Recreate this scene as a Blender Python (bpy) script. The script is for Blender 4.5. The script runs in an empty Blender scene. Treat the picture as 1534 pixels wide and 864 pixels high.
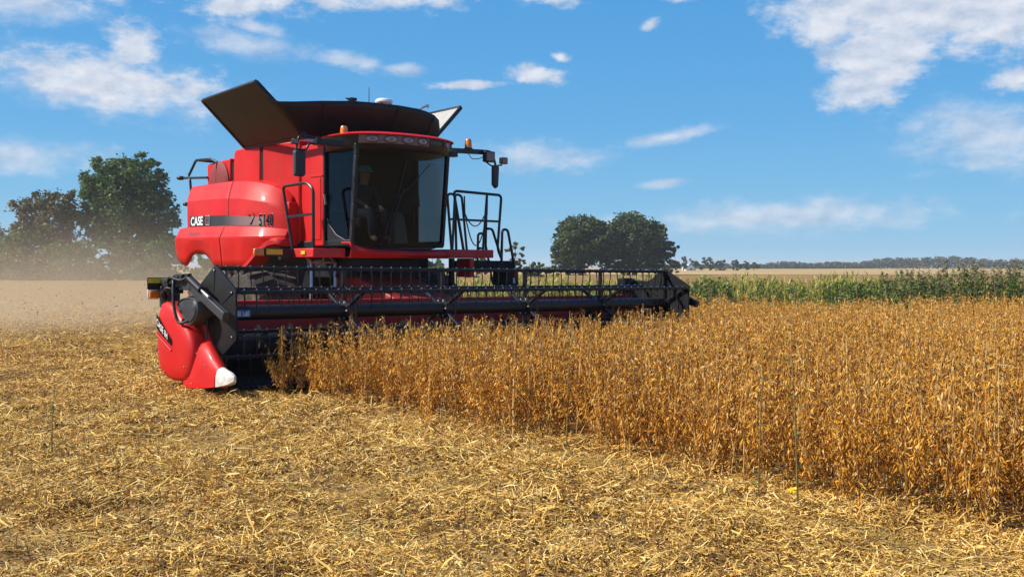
import bpy, bmesh, math, random
import numpy as np
from mathutils import Vector, Matrix

random.seed(7)
rng = np.random.default_rng(7)
S = bpy.context.scene
COL = S.collection
R = math.radians

# ------------------------------------------------------------------ camera
cd = bpy.data.cameras.new("camera")
cam = bpy.data.objects.new("camera", cd)
COL.objects.link(cam)
cd.sensor_width = 36.0
cd.lens = 1556.0 / 1534.0 * 36.0
cd.clip_start = 0.05
cd.clip_end = 20000
cam.location = (0, 0, 1.65)
cam.rotation_euler = (R(90) - math.atan(33 / 1556), 0, 0)
S.camera = cam

# ------------------------------------------------------------------ sun, sky, exposure
SUN_AZ = (-1.0, -0.12)      # where the sun stands, on the ground plane
SUN_EL = 41.0
_n = math.hypot(*SUN_AZ)
sdir = Vector((SUN_AZ[0] / _n * math.cos(R(SUN_EL)), SUN_AZ[1] / _n * math.cos(R(SUN_EL)), math.sin(R(SUN_EL))))
ld = bpy.data.lights.new("sun", 'SUN')
ld.energy = 5.0
ld.angle = R(0.5)
ld.color = (1.0, 0.94, 0.84)
sun = bpy.data.objects.new("sun", ld)
COL.objects.link(sun)
sun.rotation_euler = sdir.to_track_quat('Z', 'Y').to_euler()
sun.location = (-40, -5, 60)

S.view_settings.view_transform = 'Standard'
S.view_settings.look = 'None'
S.view_settings.exposure = 0.45
S.view_settings.gamma = 1.0
S.view_settings.use_curve_mapping = False
S.cycles.use_denoising = True
S.cycles.max_bounces = 8
S.cycles.transparent_max_bounces = 16
S.cycles.volume_bounces = 2
S.cycles.volume_step_rate = 1.0
S.cycles.volume_max_steps = 128

W = bpy.data.worlds.new("World")
S.world = W
W.use_nodes = True
wt = W.node_tree
wt.nodes.clear()


class NT:
    """small helper that wires shader nodes"""
    def __init__(self, tree):
        self.t = tree

    def n(self, kind, **kw):
        nd = self.t.nodes.new(kind)
        for k, v in kw.items():
            setattr(nd, k, v)
        return nd

    def put(self, sock, v):
        if isinstance(v, bpy.types.NodeSocket):
            self.t.links.new(v, sock)
        else:
            sock.default_value = v

    def m(self, op, a, b=0.0, c=0.0, clamp=False):
        nd = self.n('ShaderNodeMath', operation=op, use_clamp=clamp)
        for i, v in enumerate((a, b, c)):
            self.put(nd.inputs[i], v)
        return nd.outputs[0]

    def mix(self, f, a, b, blend='MIX'):
        nd = self.n('ShaderNodeMix', data_type='RGBA', blend_type=blend)
        self.put(nd.inputs[0], f)
        self.put(nd.inputs[6], a if not isinstance(a, tuple) else (*a, 1)[:4])
        self.put(nd.inputs[7], b if not isinstance(b, tuple) else (*b, 1)[:4])
        return nd.outputs[2]

    def noise(self, vec, scale, detail=4, rough=0.55):
        nd = self.n('ShaderNodeTexNoise')
        self.put(nd.inputs['Vector'], vec)
        nd.inputs['Scale'].default_value = scale
        nd.inputs['Detail'].default_value = detail
        nd.inputs['Roughness'].default_value = rough
        return nd.outputs[0]

    def ramp(self, fac, stops, interp='LINEAR'):
        nd = self.n('ShaderNodeValToRGB')
        cr = nd.color_ramp
        cr.interpolation = interp
        while len(cr.elements) < len(stops):
            cr.elements.new(0.5)
        for e, (p, c) in zip(cr.elements, stops):
            e.position = p
            e.color = (*c, 1)[:4]
        self.put(nd.inputs[0], fac)
        return nd.outputs[0]

    def smooth(self, v, a, b):
        nd = self.n('ShaderNodeMapRange', interpolation_type='SMOOTHSTEP')
        self.put(nd.inputs[0], v)
        nd.inputs[1].default_value = a
        nd.inputs[2].default_value = b
        return nd.outputs[0]

    def comb(self, x, y, z=0.0):
        nd = self.n('ShaderNodeCombineXYZ')
        for i, v in enumerate((x, y, z)):
            self.put(nd.inputs[i], v)
        return nd.outputs[0]


def build_world():
    T = NT(wt)
    out = T.n('ShaderNodeOutputWorld')
    bg = T.n('ShaderNodeBackground')
    bg.inputs[1].default_value = 0.10
    sky = T.n('ShaderNodeTexSky', sky_type='NISHITA')
    sky.sun_disc = False
    sky.sun_elevation = R(SUN_EL)
    sky.sun_rotation = math.atan2(SUN_AZ[0], SUN_AZ[1])
    sky.air_density = 1.0
    sky.dust_density = 0.25
    sky.ozone_density = 2.0
    hs = T.n('ShaderNodeHueSaturation')
    hs.inputs['Hue'].default_value = 0.488
    hs.inputs['Saturation'].default_value = 1.22
    hs.inputs['Value'].default_value = 0.80
    wt.links.new(sky.outputs[0], hs.inputs['Color'])
    tc = T.n('ShaderNodeTexCoord')
    sp = T.n('ShaderNodeSeparateXYZ')
    wt.links.new(tc.outputs['Generated'], sp.inputs[0])
    x, y, z = sp.outputs
    az = T.m('MULTIPLY', T.m('ARCTAN2', x, y), 57.2958)
    el = T.m('MULTIPLY', T.m('ARCSINE', z), 57.2958)
    # clouds live in compass bearing (az) and height above the horizon (el), both in degrees
    P = T.comb(az, el)
    PS = T.comb(T.m('MULTIPLY', az, 0.55), el)
    big = T.noise(PS, 0.36, 6, 0.62)
    fine = T.noise(PS, 1.25, 7, 0.62)
    edge = T.m('ADD', T.m('MULTIPLY', T.m('SUBTRACT', big, 0.5), 1.5), T.m('MULTIPLY', T.m('SUBTRACT', fine, 0.5), 1.5))

    def cloud(cx, cy, rx, ry, rot=0.0, k=1.0):
        dx = T.m('SUBTRACT', az, cx)
        dy = T.m('SUBTRACT', el, cy)
        c, s = math.cos(R(rot)), math.sin(R(rot))
        u = T.m('DIVIDE', T.m('ADD', T.m('MULTIPLY', dx, c), T.m('MULTIPLY', dy, s)), rx)
        v = T.m('DIVIDE', T.m('SUBTRACT', T.m('MULTIPLY', dy, c), T.m('MULTIPLY', dx, s)), ry)
        d = T.m('SQRT', T.m('ADD', T.m('MULTIPLY', u, u), T.m('MULTIPLY', v, v)))
        return T.m('MULTIPLY', T.m('SUBTRACT', 1.0, d), k)

    def allmax(lst):
        r = lst[0]
        for q in lst[1:]:
            r = T.m('MAXIMUM', r, q)
        return r

    solid = [
        cloud(22.5, 13.4, 9.8, 3.4, -3, 1.5), cloud(19.6, 10.7, 4.2, 2.7, 32, 1.3), cloud(27.5, 12.5, 6.0, 3.0, 0, 1.4), cloud(17.0, 12.4, 2.6, 1.3, 10),
        cloud(26.2, 9.3, 2.5, 0.95, 12), cloud(30.5, 9.4, 3.5, 1.3),
        cloud(-8.5, 14.7, 11.0, 1.55, 3), cloud(-14.6, 13.5, 3.2, 1.0, 8), cloud(1.5, 14.6, 3.0, 0.8, -10),
        cloud(-19.8, 11.4, 1.9, 1.6, 15), cloud(-20.5, 9.3, 9.0, 1.8, -5, .66), cloud(-25.0, 13.8, 7.0, 1.1, 0, .7),
        cloud(1.6, 10.35, 2.2, 0.75, -3), cloud(-2.9, 9.85, 2.7, 0.36, 2), cloud(2.6, 11.3, 0.75, 0.40, -15),
        cloud(9.0, 14.3, 1.4, 0.5), cloud(7.6, 13.0, 0.8, 0.42, 20),
        # rest of the sky, beyond the picture, so that panes and paint have something to mirror
        cloud(70, 28, 14, 7), cloud(120, 40, 22, 9), cloud(-75, 30, 18, 7), cloud(-140, 35, 25, 8), cloud(170, 20, 22, 5),
    ]
    veil = [
        cloud(-21.0, 9.2, 10.0, 2.2, -6), cloud(-25.5, 12.9, 6.0, 1.4, 0), cloud(-14.5, 11.7, 4.5, 1.0, -6),
        cloud(8.7, 7.0, 3.6, 0.5, 8), cloud(8.2, 4.5, 1.8, 0.35, 6), cloud(1.5, 6.0, 4.6, 1.2, -4),
        cloud(24.5, 6.4, 6.5, 2.3, -6), cloud(-9.0, 11.0, 2.4, 0.6, -4), cloud(-26, 5.5, 6, 1.2, 0), cloud(-6.0, 10.6, 1.4, 0.5), cloud(-13.7, 12.5, 2.2, 0.6, -12),
        cloud(14.0, 2.6, 12, 1.3, 2),
    ]
    ds = T.m('ADD', allmax(solid), T.m('MULTIPLY', edge, 1.05))
    a1 = T.smooth(ds, 0.04, 0.80)
    dv = T.m('ADD', allmax(veil), T.m('MULTIPLY', edge, 0.85))
    a2 = T.m('MULTIPLY', T.smooth(dv, 0.0, 1.0), 0.66)
    # clear air: deep blue overhead thinning to pale blue at the horizon, laid over the physical sky
    air = T.ramp(T.m('DIVIDE', el, 90.0, clamp=True), [(0.0, (.175, .40, .60)), (.035, (.135, .365, .60)), (.09, (.088, .305, .59)), (.165, (.060, .262, .56)), (.4, (.02, .13, .42)), (1.0, (.012, .08, .30))])
    ax = T.n('ShaderNodeVectorMath', operation='SCALE')
    T.put(ax.inputs[0], air)
    ax.inputs['Scale'].default_value = 10.1
    skyc = T.mix(.88, hs.outputs[0], ax.outputs[0])
    alpha = T.m('SUBTRACT', 1.0, T.m('MULTIPLY', T.m('SUBTRACT', 1.0, T.m('MULTIPLY', a1, 0.90)), T.m('SUBTRACT', 1.0, a2)))
    # self shading of the clouds: compare the billow with itself a little towards the sun
    off = T.n('ShaderNodeVectorMath', operation='ADD')
    T.put(off.inputs[0], PS)
    off.inputs[1].default_value = (-0.22, 0.42, 0)
    fine2 = T.noise(off.outputs[0], 0.8, 5, 0.55)
    fine1 = T.noise(PS, 0.8, 5, 0.55)
    lit = T.m('ADD', 0.62, T.m('MULTIPLY', T.m('SUBTRACT', fine1, fine2), 2.3), clamp=True)
    ccol = T.mix(lit, (3.3, 4.0, 5.2), (6.2, 6.3, 6.7))
    col = T.mix(alpha, skyc, ccol)
    wt.links.new(col, bg.inputs[0])
    wt.links.new(bg.outputs[0], out.inputs[0])


build_world()

# ------------------------------------------------------------------ materials
MATS = {}


def pbr(name, col, rough=0.5, metal=0.0, coat=0.0, var=0.0, vscale=6.0, dust=0.0, bump=0.0, spec=0.5, emit=None):
    m = bpy.data.materials.new(name)
    m.use_nodes = True
    T = NT(m.node_tree)
    b = m.node_tree.nodes['Principled BSDF']
    b.inputs['Roughness'].default_value = rough
    b.inputs['Metallic'].default_value = metal
    b.inputs['Coat Weight'].default_value = coat
    b.inputs['Coat Roughness'].default_value = 0.12
    b.inputs['Specular IOR Level'].default_value = spec
    tc = T.n('ShaderNodeTexCoord').outputs['Object']
    c = None
    if var:
        f = T.noise(tc, vscale, 5, 0.6)
        lo = tuple(v * (1 - var) for v in col)
        hi = tuple(min(1, v * (1 + var)) for v in col)
        c = T.mix(T.smooth(f, 0.3, 0.7), lo, hi)
    if dust:
        f = T.noise(tc, 2.3, 6, 0.7)
        g = T.noise(tc, 30.0, 3, 0.6)
        d = T.m('MULTIPLY', T.smooth(T.m('ADD', T.m('MULTIPLY', f, 0.75), T.m('MULTIPLY', g, 0.25)), 0.38, 0.72), dust)
        c = T.mix(d, c if c is not None else col, (0.36, 0.27, 0.17))
        rr = T.m('ADD', rough, T.m('MULTIPLY', d, 0.6), clamp=True)
        T.put(b.inputs['Roughness'], rr)
    if c is None:
        b.inputs['Base Color'].default_value = (*col, 1)
    else:
        T.put(b.inputs['Base Color'], c)
    if bump:
        bn = T.n('ShaderNodeBump')
        bn.inputs['Strength'].default_value = bump
        bn.inputs['Distance'].default_value = 0.02
        T.put(bn.inputs['Height'], T.noise(tc, 18.0, 4, 0.6))
        m.node_tree.links.new(bn.outputs[0], b.inputs['Normal'])
    MATS[name] = m
    return m


def island(name, stops, rough=0.8, trans=0.0, tint=(1, 1, 1), patch=0.0, pscale=0.8, spec=0.25):
    """every little leaf / pod / straw takes its own colour from the ramp"""
    m = bpy.data.materials.new(name)
    m.use_nodes = True
    T = NT(m.node_tree)
    nt = m.node_tree
    b = nt.nodes['Principled BSDF']
    out = nt.nodes['Material Output']
    b.inputs['Roughness'].default_value = rough
    b.inputs['Specular IOR Level'].default_value = spec
    g = T.n('ShaderNodeNewGeometry')
    f = g.outputs['Random Per Island']
    if patch:
        tc = T.n('ShaderNodeTexCoord').outputs['Object']
        p = T.m('MULTIPLY', T.m('SUBTRACT', T.noise(tc, pscale, 4, 0.6), 0.5), patch)
        f = T.m('ADD', f, p, clamp=True)
    c = T.ramp(f, stops)
    T.put(b.inputs['Base Color'], c)
    if trans:
        tr = T.n('ShaderNodeBsdfTranslucent')
        T.put(tr.inputs[0], c)
        mx = T.n('ShaderNodeMixShader')
        mx.inputs[0].default_value = trans
        nt.links.new(b.outputs[0], mx.inputs[1])
        nt.links.new(tr.outputs[0], mx.inputs[2])
        nt.links.new(mx.outputs[0], out.inputs[0])
    MATS[name] = m
    return m


RED = pbr('red_paint', (0.55, 0.004, 0.004), 0.50, coat=0.03, var=0.10, vscale=1.5, dust=0.07, spec=0.25)
RED_DUSTY = pbr('dusty_red_paint', (0.54, 0.012, 0.012), 0.48, coat=0.1, var=0.10, vscale=2.5, dust=0.12, spec=0.35)
REDD = pbr('dark_red_mesh', (0.20, 0.014, 0.014), 0.7, var=0.15, vscale=40)
BLACK = pbr('black_paint', (0.008, 0.008, 0.011), 0.40, var=0.2, dust=0.03, spec=0.4)
BLACKD = pbr('dusty_black_paint', (0.007, 0.007, 0.009), 0.55, var=0.25, dust=0.03, spec=0.25)
PLAST = pbr('grey_plastic', (0.022, 0.024, 0.028), 0.55, dust=0.04)
STEEL = pbr('bare_steel', (0.42, 0.42, 0.43), 0.38, metal=0.9, var=0.2)
BOLT = pbr('zinc_bolt', (0.42, 0.42, 0.42), 0.4, metal=0.6)
RUBBER = pbr('tyre_rubber', (0.022, 0.021, 0.020), 0.85, var=0.3, dust=0.35, bump=0.3)
WHITE = pbr('white_plastic', (0.78, 0.77, 0.73), 0.45, var=0.05, dust=0.06)
TANKIN = pbr('tank_inside', (0.42, 0.40, 0.36), 0.5, var=0.08, dust=0.15)
FLAP = pbr('tank_flap_skin', (0.010, 0.009, 0.010), 0.42, var=0.2, vscale=3, dust=0.03, spec=.35)
FABRIC = pbr('tank_front_skin', (0.010, 0.007, 0.009), 0.45, var=0.3, vscale=2, dust=0.03, spec=.35)
YELLOW = pbr('yellow_reflector', (0.70, 0.47, 0.02), 0.35, var=0.1, vscale=30)
ORANGE = pbr('orange_lens', (0.80, 0.22, 0.012), 0.22, coat=0.5, var=0.15, vscale=25)
AMBER = pbr('amber_lens', (0.62, 0.17, 0.015), 0.2, coat=0.5, var=0.15, vscale=25)
LAMPG = pbr('lamp_glass', (0.30, 0.29, 0.29), 0.18, metal=0.35, coat=.5)
LAMPB = pbr('lamp_bezel', (0.20, 0.14, 0.13), 0.35, metal=0.3)
SKIN = pbr('skin', (0.50, 0.27, 0.19), 0.55)
SHIRT = pbr('work_shirt', (0.06, 0.06, 0.09), 0.85, var=0.2)
CAPM = pbr('cap_cloth', (0.10, 0.42, 0.36), 0.8)
SEATM = pbr('seat_cloth', (0.030, 0.030, 0.034), 0.85, var=0.2)
REFLG = pbr('reflection_green', (0.16, 0.19, 0.15), 0.6, var=0.1)
BLUE = pbr('blue_sticker', (0.06, 0.16, 0.42), 0.5, var=0.1)
TEXTW = pbr('white_lettering', (0.80, 0.80, 0.78), 0.5)
TEXTB = pbr('black_lettering', (0.006, 0.006, 0.007), 0.85, spec=.08)
TEXTG = pbr('grey_lettering', (0.10, 0.05, 0.05), 0.5)
MIRR = pbr('mirror_glass', (0.75, 0.78, 0.8), 0.04, metal=1.0)
HOSE = pbr('hose_rubber', (0.012, 0.012, 0.013), 0.5)


def glass_mat():
    m = bpy.data.materials.new('tinted_glass')
    m.use_nodes = True
    nt = m.node_tree
    T = NT(nt)
    out = nt.nodes['Material Output']
    nt.nodes.remove(nt.nodes['Principled BSDF'])
    tr = T.n('ShaderNodeBsdfTransparent')
    tr.inputs[0].default_value = (0.42, 0.45, 0.46, 1)
    gl = T.n('ShaderNodeBsdfGlossy')
    gl.inputs['Roughness'].default_value = 0.03
    gl.inputs[0].default_value = (0.70, 0.82, 1.0, 1)
    fr = T.n('ShaderNodeFresnel')
    fr.inputs[0].default_value = 1.45
    mx = T.n('ShaderNodeMixShader')
    T.put(mx.inputs[0], T.m('MULTIPLY', fr.outputs[0], 0.5))
    nt.links.new(tr.outputs[0], mx.inputs[1])
    nt.links.new(gl.outputs[0], mx.inputs[2])
    nt.links.new(mx.outputs[0], out.inputs[0])
    MATS['glass'] = m
    return m


GLASS = glass_mat()


def stripe_mat():
    m = bpy.data.materials.new('printed_stripe')
    m.use_nodes = True
    nt = m.node_tree
    T = NT(nt)
    b = nt.nodes['Principled BSDF']
    b.inputs['Roughness'].default_value = 0.4
    tc = T.n('ShaderNodeTexCoord')
    sp = T.n('ShaderNodeSeparateXYZ')
    nt.links.new(tc.outputs['Object'], sp.inputs[0])
    f = T.m('DIVIDE', T.m('SUBTRACT', 6.3, sp.outputs[1]), 2.1, clamp=True)   # printed fade from black to silver
    c = T.ramp(f, [(0.0, (0.016, 0.015, 0.016)), (0.35, (0.035, 0.03, 0.03)), (1.0, (0.34, 0.20, 0.19))])
    T.put(b.inputs['Base Color'], c)
    return m


STRIPE = stripe_mat()

# ------------------------------------------------------------------ mesh builder


class MB:
    def __init__(self):
        self.v = []
        self.f = []
        self.mi = []

    def add(self, verts, faces, mi=0):
        o = len(self.v)
        self.v += [tuple(p) for p in verts]
        self.f += [tuple(i + o for i in f) for f in faces]
        self.mi += [mi] * len(faces)
        return self

    def box(self, x0, x1, y0, y1, z0, z1, mi=0, M=None):
        vs = [Vector((x, y, z)) for x in (x0, x1) for y in (y0, y1) for z in (z0, z1)]
        if M is not None:
            vs = [M @ p for p in vs]
        return self.add(vs, [(0, 1, 3, 2), (4, 6, 7, 5), (0, 4, 5, 1), (2, 3, 7, 6), (0, 2, 6, 4), (1, 5, 7, 3)], mi)

    def bar(self, p, q, w, h, mi=0, up=(0, 0, 1)):
        p, q = Vector(p), Vector(q)
        d = (q - p)
        L = d.length
        d.normalize()
        s = d.cross(Vector(up))
        if s.length < 1e-4:
            s = d.cross(Vector((1, 0, 0)))
        s.normalize()
        t = s.cross(d)
        M = Matrix((s, d, t)).transposed().to_4x4()
        M.translation = p
        return self.box(-w / 2, w / 2, 0, L, -h / 2, h / 2, mi, M)

    def tube(self, pts, r, n=8, mi=0, cap=True):
        pts = [Vector(p) for p in pts]
        k = len(pts)
        rs = r if isinstance(r, (list, tuple)) else [r] * k
        vs = []
        a0 = None
        for i, p in enumerate(pts):
            d = (pts[min(i + 1, k - 1)] - pts[max(i - 1, 0)]).normalized()
            if a0 is None:
                a = d.orthogonal().normalized()
            else:
                a = a0 - d * a0.dot(d)
                if a.length < 1e-5:
                    a = d.orthogonal()
                a.normalize()
            a0 = a
            b = d.cross(a)
            for j in range(n):
                t = 2 * math.pi * j / n
                vs.append(p + (a * math.cos(t) + b * math.sin(t)) * rs[i])
        fs = []
        for i in range(k - 1):
            for j in range(n):
                j2 = (j + 1) % n
                fs.append((i * n + j, i * n + j2, (i + 1) * n + j2, (i + 1) * n + j))
        if cap:
            fs.append(tuple(reversed(range(n))))
            fs.append(tuple(range((k - 1) * n, k * n)))
        return self.add(vs, fs, mi)

    def bend(self, pts, r, rad=0.08, n=8, mi=0):
        """tube with rounded corners"""
        P = [Vector(p) for p in pts]
        out = [P[0]]
        for i in range(1, len(P) - 1):
            a = (P[i - 1] - P[i])
            b = (P[i + 1] - P[i])
            q = min(rad, a.length * 0.45, b.length * 0.45)
            a = P[i] + a.normalized() * q
            b = P[i] + b.normalized() * q
            for s in range(5):
                t = s / 4
                out.append(a * (1 - t) ** 2 + P[i] * 2 * t * (1 - t) + b * t * t)
        out.append(P[-1])
        return self.tube(out, r, n, mi)

    def lathe(self, prof, org=(0, 0, 0), axis='Z', n=20, mi=0):
        """prof: (radius, height) pairs"""
        vs = []
        for (r, h) in prof:
            for j in range(n):
                t = 2 * math.pi * j / n
                c, s = r * math.cos(t), r * math.sin(t)
                p = {'Z': (c, s, h), 'X': (h, c, s), 'Y': (c, h, s)}[axis]
                vs.append(Vector(org) + Vector(p))
        fs = []
        k = len(prof)
        for i in range(k - 1):
            for j in range(n):
                j2 = (j + 1) % n
                fs.append((i * n + j, i * n + j2, (i + 1) * n + j2, (i + 1) * n + j))
        fs.append(tuple(reversed(range(n))))
        fs.append(tuple(range((k - 1) * n, k * n)))
        return self.add(vs, fs, mi)

    def loft(self, rings, mi=0, cap=True, closed=True):
        n = len(rings[0])
        vs = [p for r_ in rings for p in r_]
        fs = []
        for i in range(len(rings) - 1):
            for j in range(n if closed else n - 1):
                j2 = (j + 1) % n
                fs.append((i * n + j, i * n + j2, (i + 1) * n + j2, (i + 1) * n + j))
        if cap and closed:
            fs.append(tuple(reversed(range(n))))
            fs.append(tuple(range((len(rings) - 1) * n, len(rings) * n)))
        return self.add(vs, fs, mi)

    def plate_x(self, poly, x0, x1, mi=0):
        """polygon of (y, z) pulled from x0 to x1"""
        return self.loft([[(x0, y, z) for y, z in poly], [(x1, y, z) for y, z in poly]], mi)

    def plate_y(self, poly, y0, y1, mi=0):
        return self.loft([[(x, y0, z) for x, z in poly], [(x, y1, z) for x, z in poly]], mi)

    def grid(self, rows, mi=0):
        m = len(rows[0])
        vs = [p for r_ in rows for p in r_]
        fs = [(i * m + j, i * m + j + 1, (i + 1) * m + j + 1, (i + 1) * m + j) for i in range(len(rows) - 1) for j in range(m - 1)]
        return self.add(vs, fs, mi)

    def ball(self, c, r, n=10, mi=0, sc=(1, 1, 1)):
        k = n // 2 + 1
        prof = [(math.sin(math.pi * i / k) * r + 1e-5, -math.cos(math.pi * i / k) * r) for i in range(k + 1)]
        o = len(self.v)
        self.lathe(prof, (0, 0, 0), 'Z', n, mi)
        for i in range(o, len(self.v)):
            p = self.v[i]
            self.v[i] = (c[0] + p[0] * sc[0], c[1] + p[1] * sc[1], c[2] + p[2] * sc[2])
        return self

    def build(self, name, mats, parent=None, bevel=0.0, smooth=30, solid=0.0, fn=None, segs=2, fix=True):
        me = bpy.data.meshes.new(name)
        vs = self.v if fn is None else [fn(*p) for p in self.v]
        me.from_pydata([tuple(p) for p in vs], [], self.f)
        if not isinstance(mats, (list, tuple)):
            mats = [mats]
        for m in mats:
            me.materials.append(m)
        me.polygons.foreach_set('material_index', self.mi)
        if fix:
            bm = bmesh.new()
            bm.from_mesh(me)
            bmesh.ops.recalc_face_normals(bm, faces=bm.faces)
            bm.to_mesh(me)
            bm.free()
        me.update()
        if smooth:
            me.shade_smooth()
            me.set_sharp_from_angle(angle=R(smooth))
        o = bpy.data.objects.new(name, me)
        COL.objects.link(o)
        if parent is not None:
            o.parent = parent
        if solid:
            md = o.modifiers.new('thickness', 'SOLIDIFY')
            md.thickness = solid
            md.offset = 0
        if bevel:
            md = o.modifiers.new('bevel', 'BEVEL')
            md.width = bevel
            md.segments = segs
            md.limit_method = 'ANGLE'
            md.angle_limit = R(35)
        return o


def raw(name, verts, faces, mat, smooth=False, mi=None):
    """fast numpy mesh: faces is an (n, 3) or (n, 4) array, or a list of such arrays"""
    if not isinstance(faces, list):
        faces = [faces]
    me = bpy.data.meshes.new(name)
    verts = np.asarray(verts, np.float32)
    me.vertices.add(len(verts))
    me.vertices.foreach_set('co', verts.ravel())
    idx = np.concatenate([f.ravel() for f in faces]).astype(np.int32)
    sizes = np.concatenate([np.full(len(f), f.shape[1]) for f in faces])
    starts = np.concatenate([[0], np.cumsum(sizes)[:-1]]).astype(np.int32)
    me.loops.add(len(idx))
    me.loops.foreach_set('vertex_index', idx)
    me.polygons.add(len(starts))
    me.polygons.foreach_set('loop_start', starts)
    for m in (mat if isinstance(mat, (list, tuple)) else [mat]):
        me.materials.append(m)
    if mi is not None:
        me.polygons.foreach_set('material_index', np.asarray(mi, np.int32))
    me.polygons.foreach_set('use_smooth', np.full(len(starts), smooth))
    me.update(calc_edges=True)
    o = bpy.data.objects.new(name, me)
    COL.objects.link(o)
    return o


def tag(o, label=None, cat=None, group=None, kind=None):
    if label:
        o['label'] = label
    if cat:
        o['category'] = cat
    if group:
        o['group'] = group
    if kind:
        o['kind'] = kind
    return o


def empty(name, loc, rz=0.0, label=None, cat=None, group=None):
    o = bpy.data.objects.new(name, None)
    COL.objects.link(o)
    o.location = loc
    o.rotation_euler = (0, 0, rz)
    o.empty_display_size = 0.3
    return tag(o, label, cat, group)


# ------------------------------------------------------------------ the lie of the land
MA = R(41.7)
MO = (-0.485, 16.45)
ux, uy = math.cos(MA), math.sin(MA)


def to_local(x, y):
    """field point -> (across the header, rearwards) as the combine sees it"""
    dx, dy = x - MO[0], y - MO[1]
    return dx * ux + dy * uy, -dx * uy + dy * ux


_wv = [(rng.uniform(0, 6.28), rng.uniform(2.0, 9.0), rng.uniform(0, 6.28)) for _ in range(14)]


def relief(x, y):
    h = np.zeros_like(np.asarray(x, float))
    for a, k, p in _wv:
        h = h + np.sin((x * math.cos(a) + y * math.sin(a)) * k + p) / k
    h = h * 0.035
    fade = np.clip((26 - np.abs(x)) / 4, 0, 1) * np.clip((60 - y) / 8, 0, 1) * np.clip((y - 1) / 2, 0, 1)
    return h * fade


def ground_mat():
    m = bpy.data.materials.new('field_soil')
    m.use_nodes = True
    nt = m.node_tree
    T = NT(nt)
    b = nt.nodes['Principled BSDF']
    b.inputs['Roughness'].default_value = 0.95
    b.inputs['Specular IOR Level'].default_value = 0.1
    tc = T.n('ShaderNodeTexCoord').outputs['Object']
    n1 = T.noise(tc, 2.2, 6, 0.65)
    n2 = T.noise(tc, 28.0, 5, 0.7)
    f = T.m('ADD', T.m('MULTIPLY', n1, 0.45), T.m('MULTIPLY', n2, 0.55))
    c = T.ramp(f, [(0.36, (0.050, 0.032, 0.020)), (0.45, (0.20, 0.115, 0.04)), (0.54, (0.42, 0.25, 0.08)), (0.68, (0.58, 0.38, 0.13))])
    T.put(b.inputs['Base Color'], c)
    bn = T.n('ShaderNodeBump')
    bn.inputs['Strength'].default_value = 0.7
    bn.inputs['Distance'].default_value = 0.05
    T.put(bn.inputs['Height'], n2)
    nt.links.new(bn.outputs[0], b.inputs['Normal'])
    return m


def build_ground():
    xs = np.concatenate([[-3000, -1800, -900, -400, -200, -100, -60, -40, -32], np.arange(-27, 27.01, 0.22), [32, 40, 60, 100, 200, 400, 900, 1800, 3000]])
    ys = np.concatenate([[-300, -100, -40, -15, -5], np.arange(0, 62, 0.22), [70, 85, 110, 150, 220, 350, 600, 1000, 2000, 3500]])
    X, Y = np.meshgrid(xs, ys)
    Z = relief(X, Y)
    v = np.stack([X.ravel(), Y.ravel(), Z.ravel()], 1)
    nx, ny = len(xs), len(ys)
    i, j = np.meshgrid(np.arange(nx - 1), np.arange(ny - 1))
    a = (j * nx + i).ravel()
    f = np.stack([a, a + 1, a + nx + 1, a + nx], 1)
    o = raw('ground', v, f, ground_mat(), smooth=True)
    tag(o, 'brown harvested field soil reaching the horizon', 'ground', kind='structure')


build_ground()


def band_mat(name, stops, sx, sy):
    m = bpy.data.materials.new(name)
    m.use_nodes = True
    nt = m.node_tree
    T = NT(nt)
    b = nt.nodes['Principled BSDF']
    b.inputs['Roughness'].default_value = 0.95
    b.inputs['Specular IOR Level'].default_value = 0.05
    tc = T.n('ShaderNodeTexCoord').outputs['Object']
    mp = T.n('ShaderNodeMapping')
    nt.links.new(tc, mp.inputs[0])
    mp.inputs['Scale'].default_value = (sx, sy, 1)
    n = T.noise(mp.outputs[0], 1.0, 6, 0.65)
    T.put(b.inputs['Base Color'], T.ramp(n, stops))
    return m


def sheet(name, poly, z, mat, label):
    me = bpy.data.meshes.new(name)
    me.from_pydata([(x, y, z) for x, y in poly], [], [tuple(range(len(poly)))])
    me.materials.append(mat)
    o = bpy.data.objects.new(name, me)
    COL.objects.link(o)
    tag(o, label, name.replace('_', ' '), kind='structure')
    return o


sheet('dry_field', [(-20, 55), (260, 55), (420, 205), (-60, 205)], 0.03,
      band_mat('dry_field_mat', [(0.3, (0.17, 0.10, 0.04)), (0.5, (0.30, 0.17, 0.06)), (0.7, (0.40, 0.26, 0.10))], 0.06, 0.25),
      'tan brown dry field behind the strip of maize')
sheet('far_field', [(-500, 205), (500, 205), (1600, 1400), (-1600, 1400)], 0.06,
      band_mat('far_field_mat', [(0.3, (0.33, 0.22, 0.09)), (0.55, (0.46, 0.33, 0.15)), (0.75, (0.55, 0.42, 0.20))], 0.01, 0.03),
      'pale straw coloured field on the horizon')
sheet('grass_verge', [(3, 25.5), (40, 25.0), (60, 56), (-8, 56)], 0.02,
      band_mat('verge_mat', [(0.3, (0.05, 0.075, 0.02)), (0.5, (0.09, 0.11, 0.03)), (0.7, (0.20, 0.18, 0.06))], 0.8, 1.2),
      'grassy strip between the bean field and the maize')

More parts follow.
